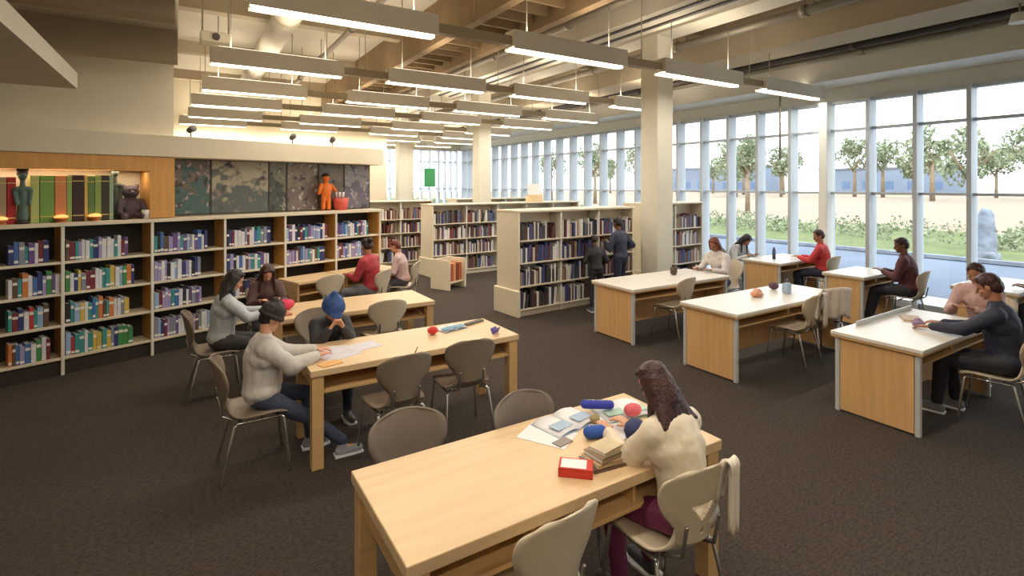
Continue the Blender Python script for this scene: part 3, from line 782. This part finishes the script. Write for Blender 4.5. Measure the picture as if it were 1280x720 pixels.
    for s in (-1, 1): MB().ell(h(s*.029, .077, -.004), (.010*S, .006*S, .006*S), mtx=hm, m=M['eye']).build('eye', None, e)
    MB().ell(h(0, .089, -.058), (.02*S, .006*S, .006*S), mtx=hm, m=M['lip']).build('lips', None, e)
    # ---- top garment
    c = MB(); q = .018+bulk
    c.ell(H+Vector((0, -.005, .03)), (.15*S+q, .115*S+q, .10*S)); c.cap(H+d1*.03, waist, .115*S+q, .105*S+q); c.cap(waist, chest, .108*S+q, .122*S+q)
    c.ell(chest, (.16*S+q, .115*S+q, .13*S), rot=(-la, 0, 0)); c.cap(sh[-1]*.95+sh[1]*.05, sh[1]*.95+sh[-1]*.05, .075*S+bulk*.8, .075*S+bulk*.8); c.cap(chest, neck-d2*.01, .115*S, .07*S)
    c.ell(chest+d2*.075*S-Vector((0, math.cos(la), -math.sin(la)))*.015, (.165*S+bulk, .105*S+bulk*.5, .12*S), rot=(-la, 0, 0))
    for s in (-1, 1): c.cap(chest+Vector((s*.07*S, 0, .02)), sh[s]+Vector((-s*.015, .01, -.03)), .09*S+bulk*.5, .058*S+bulk*.4)
    c.cap(sh[-1]*.55+neck*.45, sh[1]*.55+neck*.45, .062*S, .062*S)
    for s in (-1, 1):
        a_, el, wr = arms[s]
        c.cap(a_, el, .066*S+bulk*.6, .056*S+bulk*.6); c.cap(el, wr-(wr-el).normalized()*.02, .058*S+bulk, .038*S+bulk*.5); c.cap(wr-(wr-el).normalized()*.035, wr-(wr-el).normalized()*.02, .041*S, .041*S)
    melt(c, topname, vox, C(top), e, 3, .006 if S > .5 else 0)
    # ---- trousers
    c = MB(); c.ell(H+Vector((0, -.01, -.02)), (.15*S+.005, .12*S, .095*S))
    for s in (-1, 1):
        hj, kn, an = leg[s]
        c.cap(hj, kn, .09*S, .066*S); c.cap(kn, an+Vector((0, 0, .02)), .066*S, .052*S)
    melt(c, 'trousers', vox, C(pants), e, 3, .005)
    for s in (-1, 1):
        hj, kn, an = leg[s]
        c = MB(); g = Vector((an.x, an.y, 0)); rr_ = .045*S
        c.cap(g+Vector((0, -.02, rr_)), g+Vector((s*.012, .15*S, rr_*.9)), rr_, rr_*.85); c.cap(g+Vector((0, -.01, rr_)), g+Vector((0, 0, .085)), rr_*.95, .045*S)
        so = melt(c, 'shoe', .009, C(shoes), e, 2)
        MB().prism([(g.x+a_, g.y+b__) for a_, b__ in ((-.042, -.06), (.042, -.06), (.048, .08), (.035+s*.01, .185*S), (-.035+s*.01, .185*S), (-.048, .08))], 0.001, .016, M['paper']).build('sole', None, so)
    # ---- hair and hat
    dn = Vector((0, 0, -1))
    hb = MB(); hb.ell(h(0, -.018, .045), (.084*S, .094*S, .082*S), mtx=hm); hb.ell(h(0, -.045, .0), (.078*S, .07*S, .085*S), mtx=hm)
    hb.cap(h(-.04, .045, .085), h(.04, .045, .085), .02*S, .02*S)
    if hair == 'long':
        for k in range(13):
            an_ = R(-105+210*k/12); x, y = math.sin(an_), -math.cos(an_)
            p0 = h(x*.072, y*.072-.01, .03); p1 = h(x*.084, y*.08-.01, -.08); ll = .2*S
            p2 = p1+dn*ll+Vector((x*.02, (y*.01)+.0, 0))
            if y < .2:
                bk = Vector((0, -math.cos(la), math.sin(la))); p2 = neck-d2*.05*S+bk*.075*S+Vector((x*.13*S, 0, 0))
            hb.cap(p0, p1, .026*S, .026*S, seg=8, rings=3); hb.cap(p1, p2, .026*S, .016*S, seg=8, rings=3)
    if hair == 'bob':
        for k in range(11):
            an_ = R(-100+200*k/10); x, y = math.sin(an_), -math.cos(an_)
            hb.cap(h(x*.072, y*.07-.01, .03), h(x*.088, y*.08-.01, -.10), .026*S, .022*S, seg=8, rings=3)
    if hair == 'bun': hb.ell(h(0, -.12, .06), (.045*S, .04*S, .045*S))
    melt(hb, 'hair', .0095, M[hmat], e, 2, .004, 34)
    if hat:
        c = MB(); S0 = S; K = hatk; c.ell(h(0, -.018, .062), (.096*S*K, .108*S*K, .09*S*K), mtx=hm)
        c.cap(h(0, -.03, .10*K), h(0, -.055, .14*K), .062*S*K, .034*S*K)
        zr = .022 if hat[1] == 'beanie' else .04
        for k in range(18):
            a1, a2 = 2*PI*k/18, 2*PI*(k+1)/18
            c.cap(h(.086*K*math.sin(a1), .098*K*math.cos(a1)-.015, zr), h(.086*K*math.sin(a2), .098*K*math.cos(a2)-.015, zr), .018*S*K, .018*S*K, seg=8, rings=2)
        if hat[1] == 'cap': c.ell(h(0, .12, .045), (.07*S, .06*S, .008*S), mtx=hm)
        melt(c, 'hat', .008, C(hat[0]), e, 2, .002, 50)
    return e

# beanie boy at the end of the middle table
person('boy in dark beanie and pale grey jumper bent over papers', (.47, 4.30), -90, lean=3, sc=.84, bulk=.022, head=30, hatk=1.06, top=(196, 192, 188), pants=(58, 66, 90), hair='short', hat=((44, 34, 34), 'beanie'), hmat='hairb',
       hands={-1: (-.10, .40, .78), 1: (.08, .38, .78)}, feet={-1: (-.10, .36), 1: (.16, .56)}, shoes=(150, 152, 160), vox=.011)
# girl at the big table
person('girl with long dark hair and cream top slumped over big table', (2.02, 1.66), 2, lean=17, sc=.88, bulk=.012, head=36, yaw=8, top=(222, 210, 190), pants=(112, 40, 78), hair='long', hmat='hairbr',
       hands={-1: (-.09, .44, .775), 1: (.08, .42, .775)}, feet={-1: (-.14, .30), 1: (.12, .34)}, shoes=(60, 60, 66), vox=.011, topname='blouse')
person('child in blue cap and dark jacket resting face on hands', (1.10, 5.10), 180, hatk=1.2, lean=37, sc=.84, bulk=.012, head=34, top=(52, 50, 54), pants=(44, 46, 60), skin='skin', hair='short', hat=((44, 78, 138), 'cap'), hmat='hairb',
       hands={-1: (-.055, .44, .86), 1: (.055, .44, .86)}, feet={-1: (-.12, .34), 1: (.12, .36)}, vox=.012, topname='jacket')
person('long-haired girl in pale grey jacket at end of pouch table', (.28, 6.02), -88, lean=9, sc=.9, head=30, top=(178, 182, 186), pants=(60, 56, 60), hair='long', hmat='hairb',
       hands={-1: (-.10, .44, .775), 1: (.10, .44, .775)}, vox=.013, topname='jacket')
person('stooping person with long dark hair behind pouch table', (.80, 6.98), 180, lean=20, sc=.86, head=44, top=(90, 64, 62), pants=(50, 50, 58), hair='long', hmat='hairbr',
       hands={-1: (-.10, .40, .775), 1: (.10, .40, .775)}, vox=.014)
person('person in raspberry red shirt seated by the study counters', (2.35, 7.72), 40, lean=9, sc=.97, head=18, yaw=-20, top=(176, 56, 68), pants=(120, 124, 136), hair='bun', hmat='hairb', skin='skin2',
       hands={-1: (-.1, .36, .76), 1: (.12, .34, .76)}, vox=.014, topname='shirt')
person('person with pale pink top beside red-shirted person', (3.02, 8.25), 55, lean=12, sc=.85, head=20, top=(208, 180, 180), pants=(70, 72, 84), hair='short', hmat='hairrd',
       hands={-1: (-.1, .3, .7), 1: (.12, .3, .7)}, vox=.015)
chair(CB, 3.0, 8.25, 55, 'beige chair of the person in pale pink top')
person('auburn-haired girl in white blouse at end of vase desk', (7.36, 5.38), 90, lean=15, sc=.95, head=30, yaw=10, top=(224, 216, 214), pants=(64, 74, 110), hair='bob', hmat='hairrd', skin='skin2',
       hands={-1: (-.14, .42, .78), 1: (.14, .42, .78)}, vox=.014, topname='blouse')
person('black-haired person slumped over desk by the glass', (9.05, 6.38), 180, lean=30, sc=.92, head=50, top=(196, 196, 200), pants=(60, 66, 84), hair='long', hmat='hairb', skin='skin2',
       hands={-1: (-.14, .42, .78), 1: (.14, .42, .78)}, vox=.014)
person('person in bright red top seated by the window wall', (9.68, 4.96), 15, lean=6, sc=.96, head=15, yaw=40, top=(206, 62, 66), pants=(40, 44, 66), hair='short', hmat='hairbr', skin='skin2',
       hands={-1: (-.1, .38, .79), 1: (.1, .38, .79)}, vox=.014, topname='shirt')
person('person in maroon top with folded arms at small window desk', (9.12, 3.44), 12, lean=8, sc=.98, head=14, yaw=30, top=(92, 46, 50), pants=(46, 46, 56), hair='short', hmat='hairbr', skin='skin3',
       hands={-1: (-.08, .32, .80), 1: (.08, .34, .80)}, vox=.014, topname='shirt', feet={-1: (-.12, .5), 1: (.12, .5)})
person('person in navy top and dark trousers reading at white desk', (6.07, 1.57), 8, lean=8, sc=.98, head=24, top=(42, 46, 66), pants=(34, 34, 44), hair='short', hmat='hairbr', skin='skin2',
       hands={-1: (-.14, .50, .79), 1: (.12, .46, .79)}, feet={-1: (-.1, .46), 1: (.13, .36)}, shoes=(120, 118, 120), vox=.011, topname='shirt')
person('person in pale pink sleeves leaning towards navy-topped person', (7.45, 2.12), 90, lean=20, sc=.95, head=22, top=(206, 170, 166), pants=(60, 56, 66), hair='short', hmat='hairbr', skin='skin2',
       hands={-1: (-.05, .44, .80), 1: (.12, .42, .80)}, vox=.014)
person('dark-haired person in black top at far edge by glass', (9.3, 1.80), 10, lean=8, sc=1, head=12, top=(40, 38, 44), pants=(40, 40, 50), hair='short', hmat='hairb', skin='skin3',
       hands={-1: (-.1, .40, .79), 1: (.1, .40, .79)}, vox=.015)
person('browsing person in dark blue coat facing the book stack', (6.42, 6.71), 10, lean=5, sc=.9, head=15, top=(58, 62, 84), pants=(50, 54, 78), hair='short', hmat='hairb', skin='skin3', standing=True,
       hands={-1: (-.12, .25, 1.1), 1: (.16, .10, .95)}, vox=.015, topname='coat')
person('child in black coat standing close to the book stack', (5.82, 6.66), -20, lean=12, sc=.74, head=25, top=(44, 42, 48), pants=(46, 44, 50), hair='short', hmat='hairb', skin='skin3', standing=True,
       hands={-1: (-.12, .2, .8), 1: (.14, .16, .76)}, vox=.015, topname='coat')

# ------------------------------------------------------------------ things on the tables
T = .7405
def put(mb, name, x, y, rz, lab, cat, z=T, m=None, group=None):
    return tag(mb.build(name, m), lab, cat, group, loc=(x, y, z), rz=R(rz))
def open_book(x, y, rz, lab, w=.2, h=.27, c=(120, 150, 200)):
    e = empty('open_book', lab, 'book', (x, y, T), R(rz))
    for s in (-1, 1):
        rows_ = []
        for j in range(9):
            u = j/8; rows_.append([(s*w*u, -h/2, .004+.018*math.sin(u*PI)*(1-u*.4)), (s*w*u, h/2, .004+.018*math.sin(u*PI)*(1-u*.4))])
        o = MB().grid(rows_, M['paper']).build('page', None, e); solid(o, .003)
    MB().box(-w-.004, w+.004, -h/2-.004, h/2+.004, 0, .003).build('cover', C(c), e)
    for s in (-1, 1):
        MB().box(s*w*.5-.06, s*w*.5+.06, -.08, .0, .024, .0255).build('printed_picture', C(c), e)
    return e
open_book(1.84, 2.37, 10, 'open picture magazine near the far edge of big table', .17, .22, (170, 190, 214))
open_book(2.22, 2.31, -10, 'open workbook with pale green page under blue case', .16, .24, (176, 206, 190))
for k, (x, y, rz, lab) in enumerate(((2.10, 2.06, 14, 'white sheet of paper beside cream-topped girl'), (2.02, 2.18, -8, 'white sheet lying under the blue pencil case'), (1.66, 2.30, 30, 'white sheet sticking out under the magazine'))):
    put(MB().box(-.10, .10, -.14, .14, 0, .0015), 'paper_sheet', x, y, rz, lab, 'paper', T+.0003*k, M['paper'], 'loose sheets on big table')
def case(x, y, rz, lab, c, z=T, L=.2, r=.035):
    e = empty('pencil_case', lab, 'pencil case', (x, y, z), R(rz), 'pencil cases')
    mb = MB(); mb.cap((-L/2+r, 0, r), (L/2-r, 0, r), r, r, seg=16); mb.build('pouch', C(c), e)
    MB().box(-L/2+.03, L/2-.03, -.003, .003, r*2-.002, r*2+.001).build('zip', M['chrome'], e)
    return e
case(1.86, 2.14, -20, 'round bright blue pencil case in middle of papers', (40, 86, 176), L=.13, r=.035)
case(2.07, 2.36, -35, 'long royal blue pencil case on open workbook', (54, 66, 178), z=T+.03, L=.2, r=.026)
e = empty('book', 'thick red book lying near the stack on big table', 'book', (1.56, 1.93, T), R(-42))
MB().box(-.08, .08, -.05, -.045, .0, .042, bev=.002).box(-.08, .08, -.05, .05, 0, .004).box(-.08, .08, -.05, .05, .038, .042).build('cover', C((206, 60, 46)), e)
MB().box(-.077, .077, -.044, .046, .0045, .0375).build('pages', M['paper'], e)
MB().box(-.07, .05, -.04, .04, .042, .0428).build('title_label', M['paper'], e)
zz = T
for k, (c, L, wd, th, nm) in enumerate((((120, 96, 84), .21, .15, .014, 'brown'), ((196, 170, 130), .19, .14, .016, 'tan'), ((150, 130, 104), .17, .13, .024, 'khaki'), ((206, 188, 156), .14, .11, .018, 'cream'))):
    mb = MB(); mb.box(-L/2, L/2, -wd/2, -wd/2+.004, 0, th, C(c)); mb.box(-L/2, L/2, -wd/2, wd/2, 0, .003, C(c)); mb.box(-L/2, L/2, -wd/2, wd/2, th-.003, th, C(c)); mb.box(-L/2+.003, L/2-.003, -wd/2+.004, wd/2-.003, .003, th-.003, M['paper'])
    put(mb, 'book', 1.74+.006*k, 1.93+.004*k, -8+6*k, '%s book in the pile beside red book, %s' % (nm, ['bottom one', 'second from bottom', 'third from bottom', 'topmost'][k]), 'book', zz, group='book pile on big table'); zz += th+.0005
put(MB().cyl((-.07, 0, .004), (.07, 0, .004), .004, seg=8), 'pencil', 1.93, 2.0, -28, 'green pencil on big table by the loose sheet', 'pencil', m=C((110, 140, 50)))
put(MB().box(-.05, .05, -.03, .03, 0, .009, bev=.003), 'phone', 1.68, 2.19, 10, 'small grey phone near the magazine', 'phone', m=C((150, 140, 136)))
put(MB().cyl((0, 0, 0), (0, 0, .03), .03, .028, seg=18), 'tape_roll', 1.98, 2.28, 0, 'olive brown tape roll between the blue pencil cases', 'tape roll', T+.003, m=C((150, 130, 90)))
put(MB().ell((0, 0, .035), (.06, .045, .035)), 'pouch', 2.2, 2.20, 0, 'coral pink pouch by the hair of cream-topped girl', 'pouch', T+.02, m=C((222, 100, 110)))
put(MB().ell((0, 0, .06), (.07, .06, .06)), 'fabric_pouch', 2.02, 2.0, 20, 'navy cloth pouch under arm of cream-topped girl', 'pouch', m=C((44, 54, 100)))
# middle table
for k, (x, y, rz) in enumerate(((1.04, 4.28, 20), (1.24, 4.40, 12), (.98, 4.44, -10))):
    put(MB().box(-.15, .15, -.10, .10, 0, .0015), 'paper_sheet', x, y, rz, ['sheet under the hand of beanie boy', 'printed sheet before the child in blue cap', 'sheet between boy in beanie and blue cap child'][k], 'paper', T+.0004*k, C((214, 212, 222)), 'sheets on middle table')
put(MB().box(-.08, .08, -.05, .05, 0, .006), 'notebook', .92, 4.10, 15, 'thin amber notebook at corner near beanie boy', 'notebook', m=C((222, 170, 100)))
put(MB().cyl((-.07, 0, .004), (.07, 0, .004), .004, seg=8), 'pen', 1.6, 4.06, 60, 'dark pen near edge of middle table', 'pen', m=C((70, 70, 76)))
put(MB().ell((0, 0, .036), (.05, .045, .036)), 'red_ball', 1.9, 4.42, 0, 'red squeezy ball on middle table', 'ball', m=C((214, 54, 50)))
open_book(2.12, 4.50, 12, 'open blue and white booklet beside the red ball', .13, .17, (110, 160, 190))
put(MB().box(-.12, .12, -.025, .025, 0, .02, bev=.003), 'pencil_box', 2.40, 4.56, 20, 'long dark grey pencil box near far corner of middle table', 'box', m=C((110, 104, 100)))
e = empty('folded_note', 'small purple folded card standing near table corner', 'card', (2.40, 4.12, T), R(30))
MB().box(-.05, .05, -.002, .002, -.002, .055, rot=(R(25), 0, 0)).build('card_leaf', C((110, 90, 170)), e).location.z = .004
MB().box(-.05, .05, -.002, .002, -.002, .055, rot=(R(-25), 0, 0)).build('card_leaf', C((110, 90, 170)), e).location = (0, .024, .004)
# pouch table
e = empty('handbag', 'pink and black striped pouch on table before long-haired girl', 'pouch', (.90, 6.14, T), R(15))
MB().ell((0, 0, .06), (.11, .07, .06)).build('bag_body', C((214, 60, 90)), e); MB().ell((-.06, -.01, .06), (.05, .072, .062)).build('black_panel', C((40, 30, 36)), e)
MB().tube([(-.05, 0, .11), (-.03, 0, .15), (.03, 0, .15), (.05, 0, .11)], .006).build('handle', C((40, 30, 36)), e)
put(MB().box(-.08, .08, -.11, .11, 0, .02, bev=.002), 'book', .83, 5.94, 12, 'rust coloured book near hand of long-haired girl', 'book', m=C((176, 110, 86)))
# desks
e = empty('small_vase', 'dark squat vase on the desk beside square column', 'vase', (6.28, 5.42, T))
MB().cyl((0, 0, 0), (0, 0, .03), .03, .05, seg=20).cyl((0, 0, .03), (0, 0, .1), .05, .055, seg=20).cyl((0, 0, .1), (0, 0, .13), .055, .025, seg=20).build('vase_body', C((92, 78, 68)), e)
MB().cyl((0, 0, .13), (0, 0, .155), .025, .032, seg=20).build('rim', C((60, 50, 46)), e)
mb = MB(); mb.ell((0, 0, .03), (.10, .07, .035)); mb.ell((.05, .03, .05), (.06, .05, .04)); mb.ell((-.05, -.02, .045), (.05, .05, .035))
o = melt(mb, 'crumpled_cloth', .01, C((222, 160, 130)), None, 2, .012, 22); tag(o, 'crumpled apricot cloth on white desk, chairs with jackets before it', 'cloth', loc=(5.92, 3.82, T))
e = empty('handbag', 'blue and white bag standing on desk with apricot cloth', 'bag', (6.42, 3.74, T), R(10))
MB().box(-.06, .06, -.04, .04, 0, .13, bev=.015).build('bag_body', C((170, 190, 216)), e); MB().tube([(-.04, 0, .12), (-.03, 0, .18), (.03, 0, .18), (.04, 0, .12)], .006).build('handle', C((90, 100, 130)), e)
put(MB().ell((0, 0, .05), (.07, .06, .05)), 'woollen_hat', 6.5, 3.96, 0, 'plum woollen hat behind blue and white bag', 'hat', m=C((96, 62, 80)))
def drape(name, cx, cy, rz, xo, wd, front, backl, lab, cat, c, taper=.8):
    path = [(-.235, .875-front), (-.262, .80), (-.288, .855), (-.305, .884), (-.325, .868), (-.322, .80), (-.318, .875-backl)]
    rows_ = []
    for k, (y, z) in enumerate(interp(path, 30)):
        f = k/30; row = []
        for j in range(17):
            u = -1+j/8; w_ = wd*(1-(1-taper)*abs(f-.45)*2)
            amp = .012*min(1, abs(f-.45)*3)
            row.append((xo+w_*u, y-.03+.075*min(1, (xo+w_*u)**2/.045)*(1)+amp*math.sin(u*11+f*3)*(1 if f > .45 else 1), z-.03*((xo+w_*u)/.2)**2+.02*math.sin(u*5+1)*(abs(f-.45) > .4)))
        rows_.append(row)
    o = MB().grid(rows_, C(c)).build(name); solid(o, .009)
    return tag(o, lab, cat, loc=(cx, cy, 0), rz=R(rz))
drape('crumpled_jacket', 6.72, 3.5, -20, .0, .20, .22, .34, 'crumpled cream jacket hung over chair at desk end', 'jacket', (224, 212, 200), .86)
drape('scarf', 6.05, 3.46, 6, .05, .09, .30, .36, 'pale scarf draped on chair back at cloth desk', 'scarf', (226, 216, 204))
drape('cardigan', 1.97, 1.78, -4, .125, .055, .20, .30, 'cream cardigan draped over holed chair back at big table', 'cardigan', (232, 222, 206), .9)
put(MB().box(-.12, .12, -.08, .08, 0, .02, bev=.003), 'book', 6.24, 2.34, 30, 'buff book lying on desk of navy-topped person', 'book', m=C((200, 180, 160)))
mb = MB(); mb.ell((0, 0, .02), (.09, .05, .025)); mb.ell((.04, .02, .035), (.04, .03, .03))
o = melt(mb, 'patterned_pouch', .008, C((150, 120, 150)), None, 2, .006, 30); tag(o, 'small mauve patterned pouch near hands of navy-topped person', 'pouch', loc=(6.03, 2.2, T))
e = empty('backpack', 'rust red backpack hung behind the navy-topped person', 'backpack', (6.34, 1.22, .0), R(10))
MB().ell((0, 0, .2), (.15, .1, .2), sub=3).build('bag_body', C((96, 44, 38)), e); MB().ell((0, -.09, .14), (.1, .04, .1)).build('pocket', C((120, 54, 44)), e)
MB().tube([(-.04, 0, .39), (-.03, 0, .45), (.03, 0, .45), (.04, 0, .39)], .008).build('handle', C((50, 34, 32)), e)
put(MB().cyl((0, 0, 0), (0, 0, .18), .03, .03, seg=16).cyl((0, 0, .18), (0, 0, .22), .015, seg=12), 'water_bottle', 9.2, 5.6, 0, 'slim dark water bottle on desk by glass', 'bottle', m=C((70, 80, 100)))

# ------------------------------------------------------------------ outside
def ground(name, x0, x1, z, m): return struct(name, MB().box(x0, x1, -60, 160, z-.1, z), m)
ground('ground', 10.95, 18.5, -.02, M['asphalt'])
ground('lawn', 18.5, 29.7, .0, M['grassm'])
ground('field', 29.7, 180, .0, M['field'])
struct('kerb', MB().box(18.3, 18.5, -60, 160, 0, .1), M['stone'])
struct('path', MB().box(11, 11.9, -20, 40, -.02, .005), C((214, 206, 196)))
def leaf_cloud(mb, lobes, n_, size):
    k = mb.mi(None)
    for _ in range(n_):
        c, r_ = random.choice(lobes)
        v = Vector((random.gauss(0, 1), random.gauss(0, 1), random.gauss(0, 1))).normalized()*r_*random.uniform(.6, 1.05)
        p = c+v; q = Euler((random.uniform(0, 6), random.uniform(0, 6), random.uniform(0, 6))).to_matrix()
        z_ = size*random.uniform(.6, 1.4)
        vs = [mb.bm.verts.new(p+q @ Vector(w_)*z_) for w_ in ((-1, 0, 0), (-.2, -.7, .15), (1, 0, 0), (.1, .7, -.15))]
        mb.bm.faces.new(vs)
def tree(x, y, h, lab, cr=None):
    e = empty('tree', lab, 'tree', (x, y, 0), 0, 'trees outside the glass')
    cr = cr or h*.3
    mb = MB(); mb.cyl((0, 0, -.05), (0, 0, h*.55), h*.03, h*.018, seg=10)
    for k in range(6):
        a_ = k*1.05+random.random(); mb.cyl((0, 0, h*(.35+.03*k)), (cr*.6*math.cos(a_), cr*.6*math.sin(a_), h*.72), h*.012, h*.005, seg=6)
    mb.build('trunk', M['bark'], e)
    cw = MB()
    lobes = []
    for k in range(14):
        a_ = random.uniform(0, 2*PI); rr = cr*random.uniform(.1, .8)
        lobes.append((Vector((rr*math.cos(a_), rr*math.sin(a_), h*.7+random.uniform(-.24, .22)*h*(1-.4*rr/cr))), random.uniform(.25, .42)*cr))
    leaf_cloud(cw, lobes, 1300, cr*.065)
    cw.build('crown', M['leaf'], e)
    return e
mb = MB()
lob = []
for k in range(300):
    y = random.uniform(-14, 60); x = random.uniform(22, 28.5); r = random.uniform(.3, .6); lob.append((Vector((x, y, r*.35)), r))
leaf_cloud(mb, lob, 26000, .065)
tag(mb.build('low_shrubbery', M['leaf']), 'low green shrubbery growing along the lawn outside the glass', 'shrubs', kind='stuff')
random.seed(3)
k = 0
names = ['tall', 'round', 'spreading', 'broad', 'low', 'thin', 'full', 'loose']
for i in range(20):
    d_ = 95+random.uniform(-12, 25); y = 12+i*5.2+random.uniform(-2, 2)
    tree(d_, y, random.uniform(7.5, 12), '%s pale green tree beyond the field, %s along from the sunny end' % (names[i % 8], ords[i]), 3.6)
for (x, y, h, lab) in ((31, 9.2, 5.2, 'young bare-trunked tree on far side of lawn, by stone pillar'), (36, 24, 6.5, 'leafy green tree beyond lawn seen behind person in red'), (34, 33, 6.2, 'leafy tree past the lawn beside the far book stack'), (40, 46, 7.5, 'green tree beyond lawn near the far end of glazing'), (44, 60, 8, 'tall green tree at far end of the lawn')):
    tree(x, y, h, lab, h*.28)
e = empty('stone_pillar', 'rough grey standing stone on the kerb outside glass', 'standing stone', (19.2, 5.4, 0))
mb = MB(); mb.cap((0, 0, .15), (0, 0, 1.3), .27, .17); mb.ell((.06, .04, .7), (.2, .22, .5)); mb.box(-.3, .3, -.26, .26, -.02, .2)
melt(mb, 'rock', .04, M['stone'], e, 2, .04, 4)
for k, (y, L, h) in enumerate(((-10, 40, 5), (48, 30, 6.5), (95, 45, 8))):
    e = empty('distant_building', ['long low pale blue building beyond the field', 'pale blue building half hidden by the trees', 'larger pale blue building at the far end outside'][k], 'building', (150, y, 0))
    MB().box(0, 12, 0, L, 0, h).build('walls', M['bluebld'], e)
    MB().box(-.4, 12.4, -.4, L+.4, h, h+.4).build('roof', C((150, 150, 160)), e)
    j = 2
    while j < L-3: MB().box(-.05, .0, j, j+2, 1.2, 3.2).build('window_glass', C((90, 110, 140)), e); j += 5

# ------------------------------------------------------------------ light
w = bpy.data.worlds.new('world'); SC.world = w; w.use_nodes = True
nt = w.node_tree; bg = nt.nodes['Background']
bg.inputs[0].default_value = (.90, .95, 1, 1); bg.inputs[1].default_value = 3.7
sun = bpy.data.lights.new('sun', 'SUN'); sun.energy = 2.2; sun.angle = R(3); sun.color = (1, .95, .85)
so = bpy.data.objects.new('sun', sun); COL.objects.link(so); so.rotation_euler = Vector((.55, .35, -.75)).to_track_quat('-Z', 'Y').to_euler(); so.location = (0, 0, 30)
# lamps under the pendants
def area(name, loc, sx, sy, power, rot=(0, 0, 0), col=(1, .89, .74)):
    l = bpy.data.lights.new(name, 'AREA'); l.shape = 'RECTANGLE'; l.size = sx; l.size_y = sy; l.energy = power; l.color = col
    o = bpy.data.objects.new(name, l); COL.objects.link(o); o.location = loc; o.rotation_euler = rot; return o
for y, xs, L in rows:
    for x in xs:
        area('pendant_lamp', (x+L/2, y, 3.72), L*.95, .05, 30 if x < 5 else 20, col=(1, .89, .74) if x < 5 else (1, .94, .86))
        if x+L < 9.8: area('ceiling_fill_lamp', (x+L/2, y, 4.0), L*.9, .1, 13, (PI, 0, 0), (1, .86, .68))  # added upward fill lamp that lifts the ceiling
# cove lamps: recess over the giant books, and wash on the lit inner wall
o = area('cove_lamp', L3(-.7, .16, 2.27), 3.0, .05, 10, (0, 0, A), (1, .80, .56)); 
area('wall_wash_lamp', (1.5, 16.6, 3.2), 7, .1, 40, (R(125), 0, 0), (1, .86, .64))
SC.view_settings.view_transform = 'Standard'; SC.view_settings.look = 'None'; SC.view_settings.gamma = 1; SC.view_settings.use_curve_mapping = False
SC.view_settings.exposure = .08
SC.cycles.max_bounces = 8; SC.cycles.transparent_max_bounces = 12
SC.cycles.sample_clamp_indirect = 6
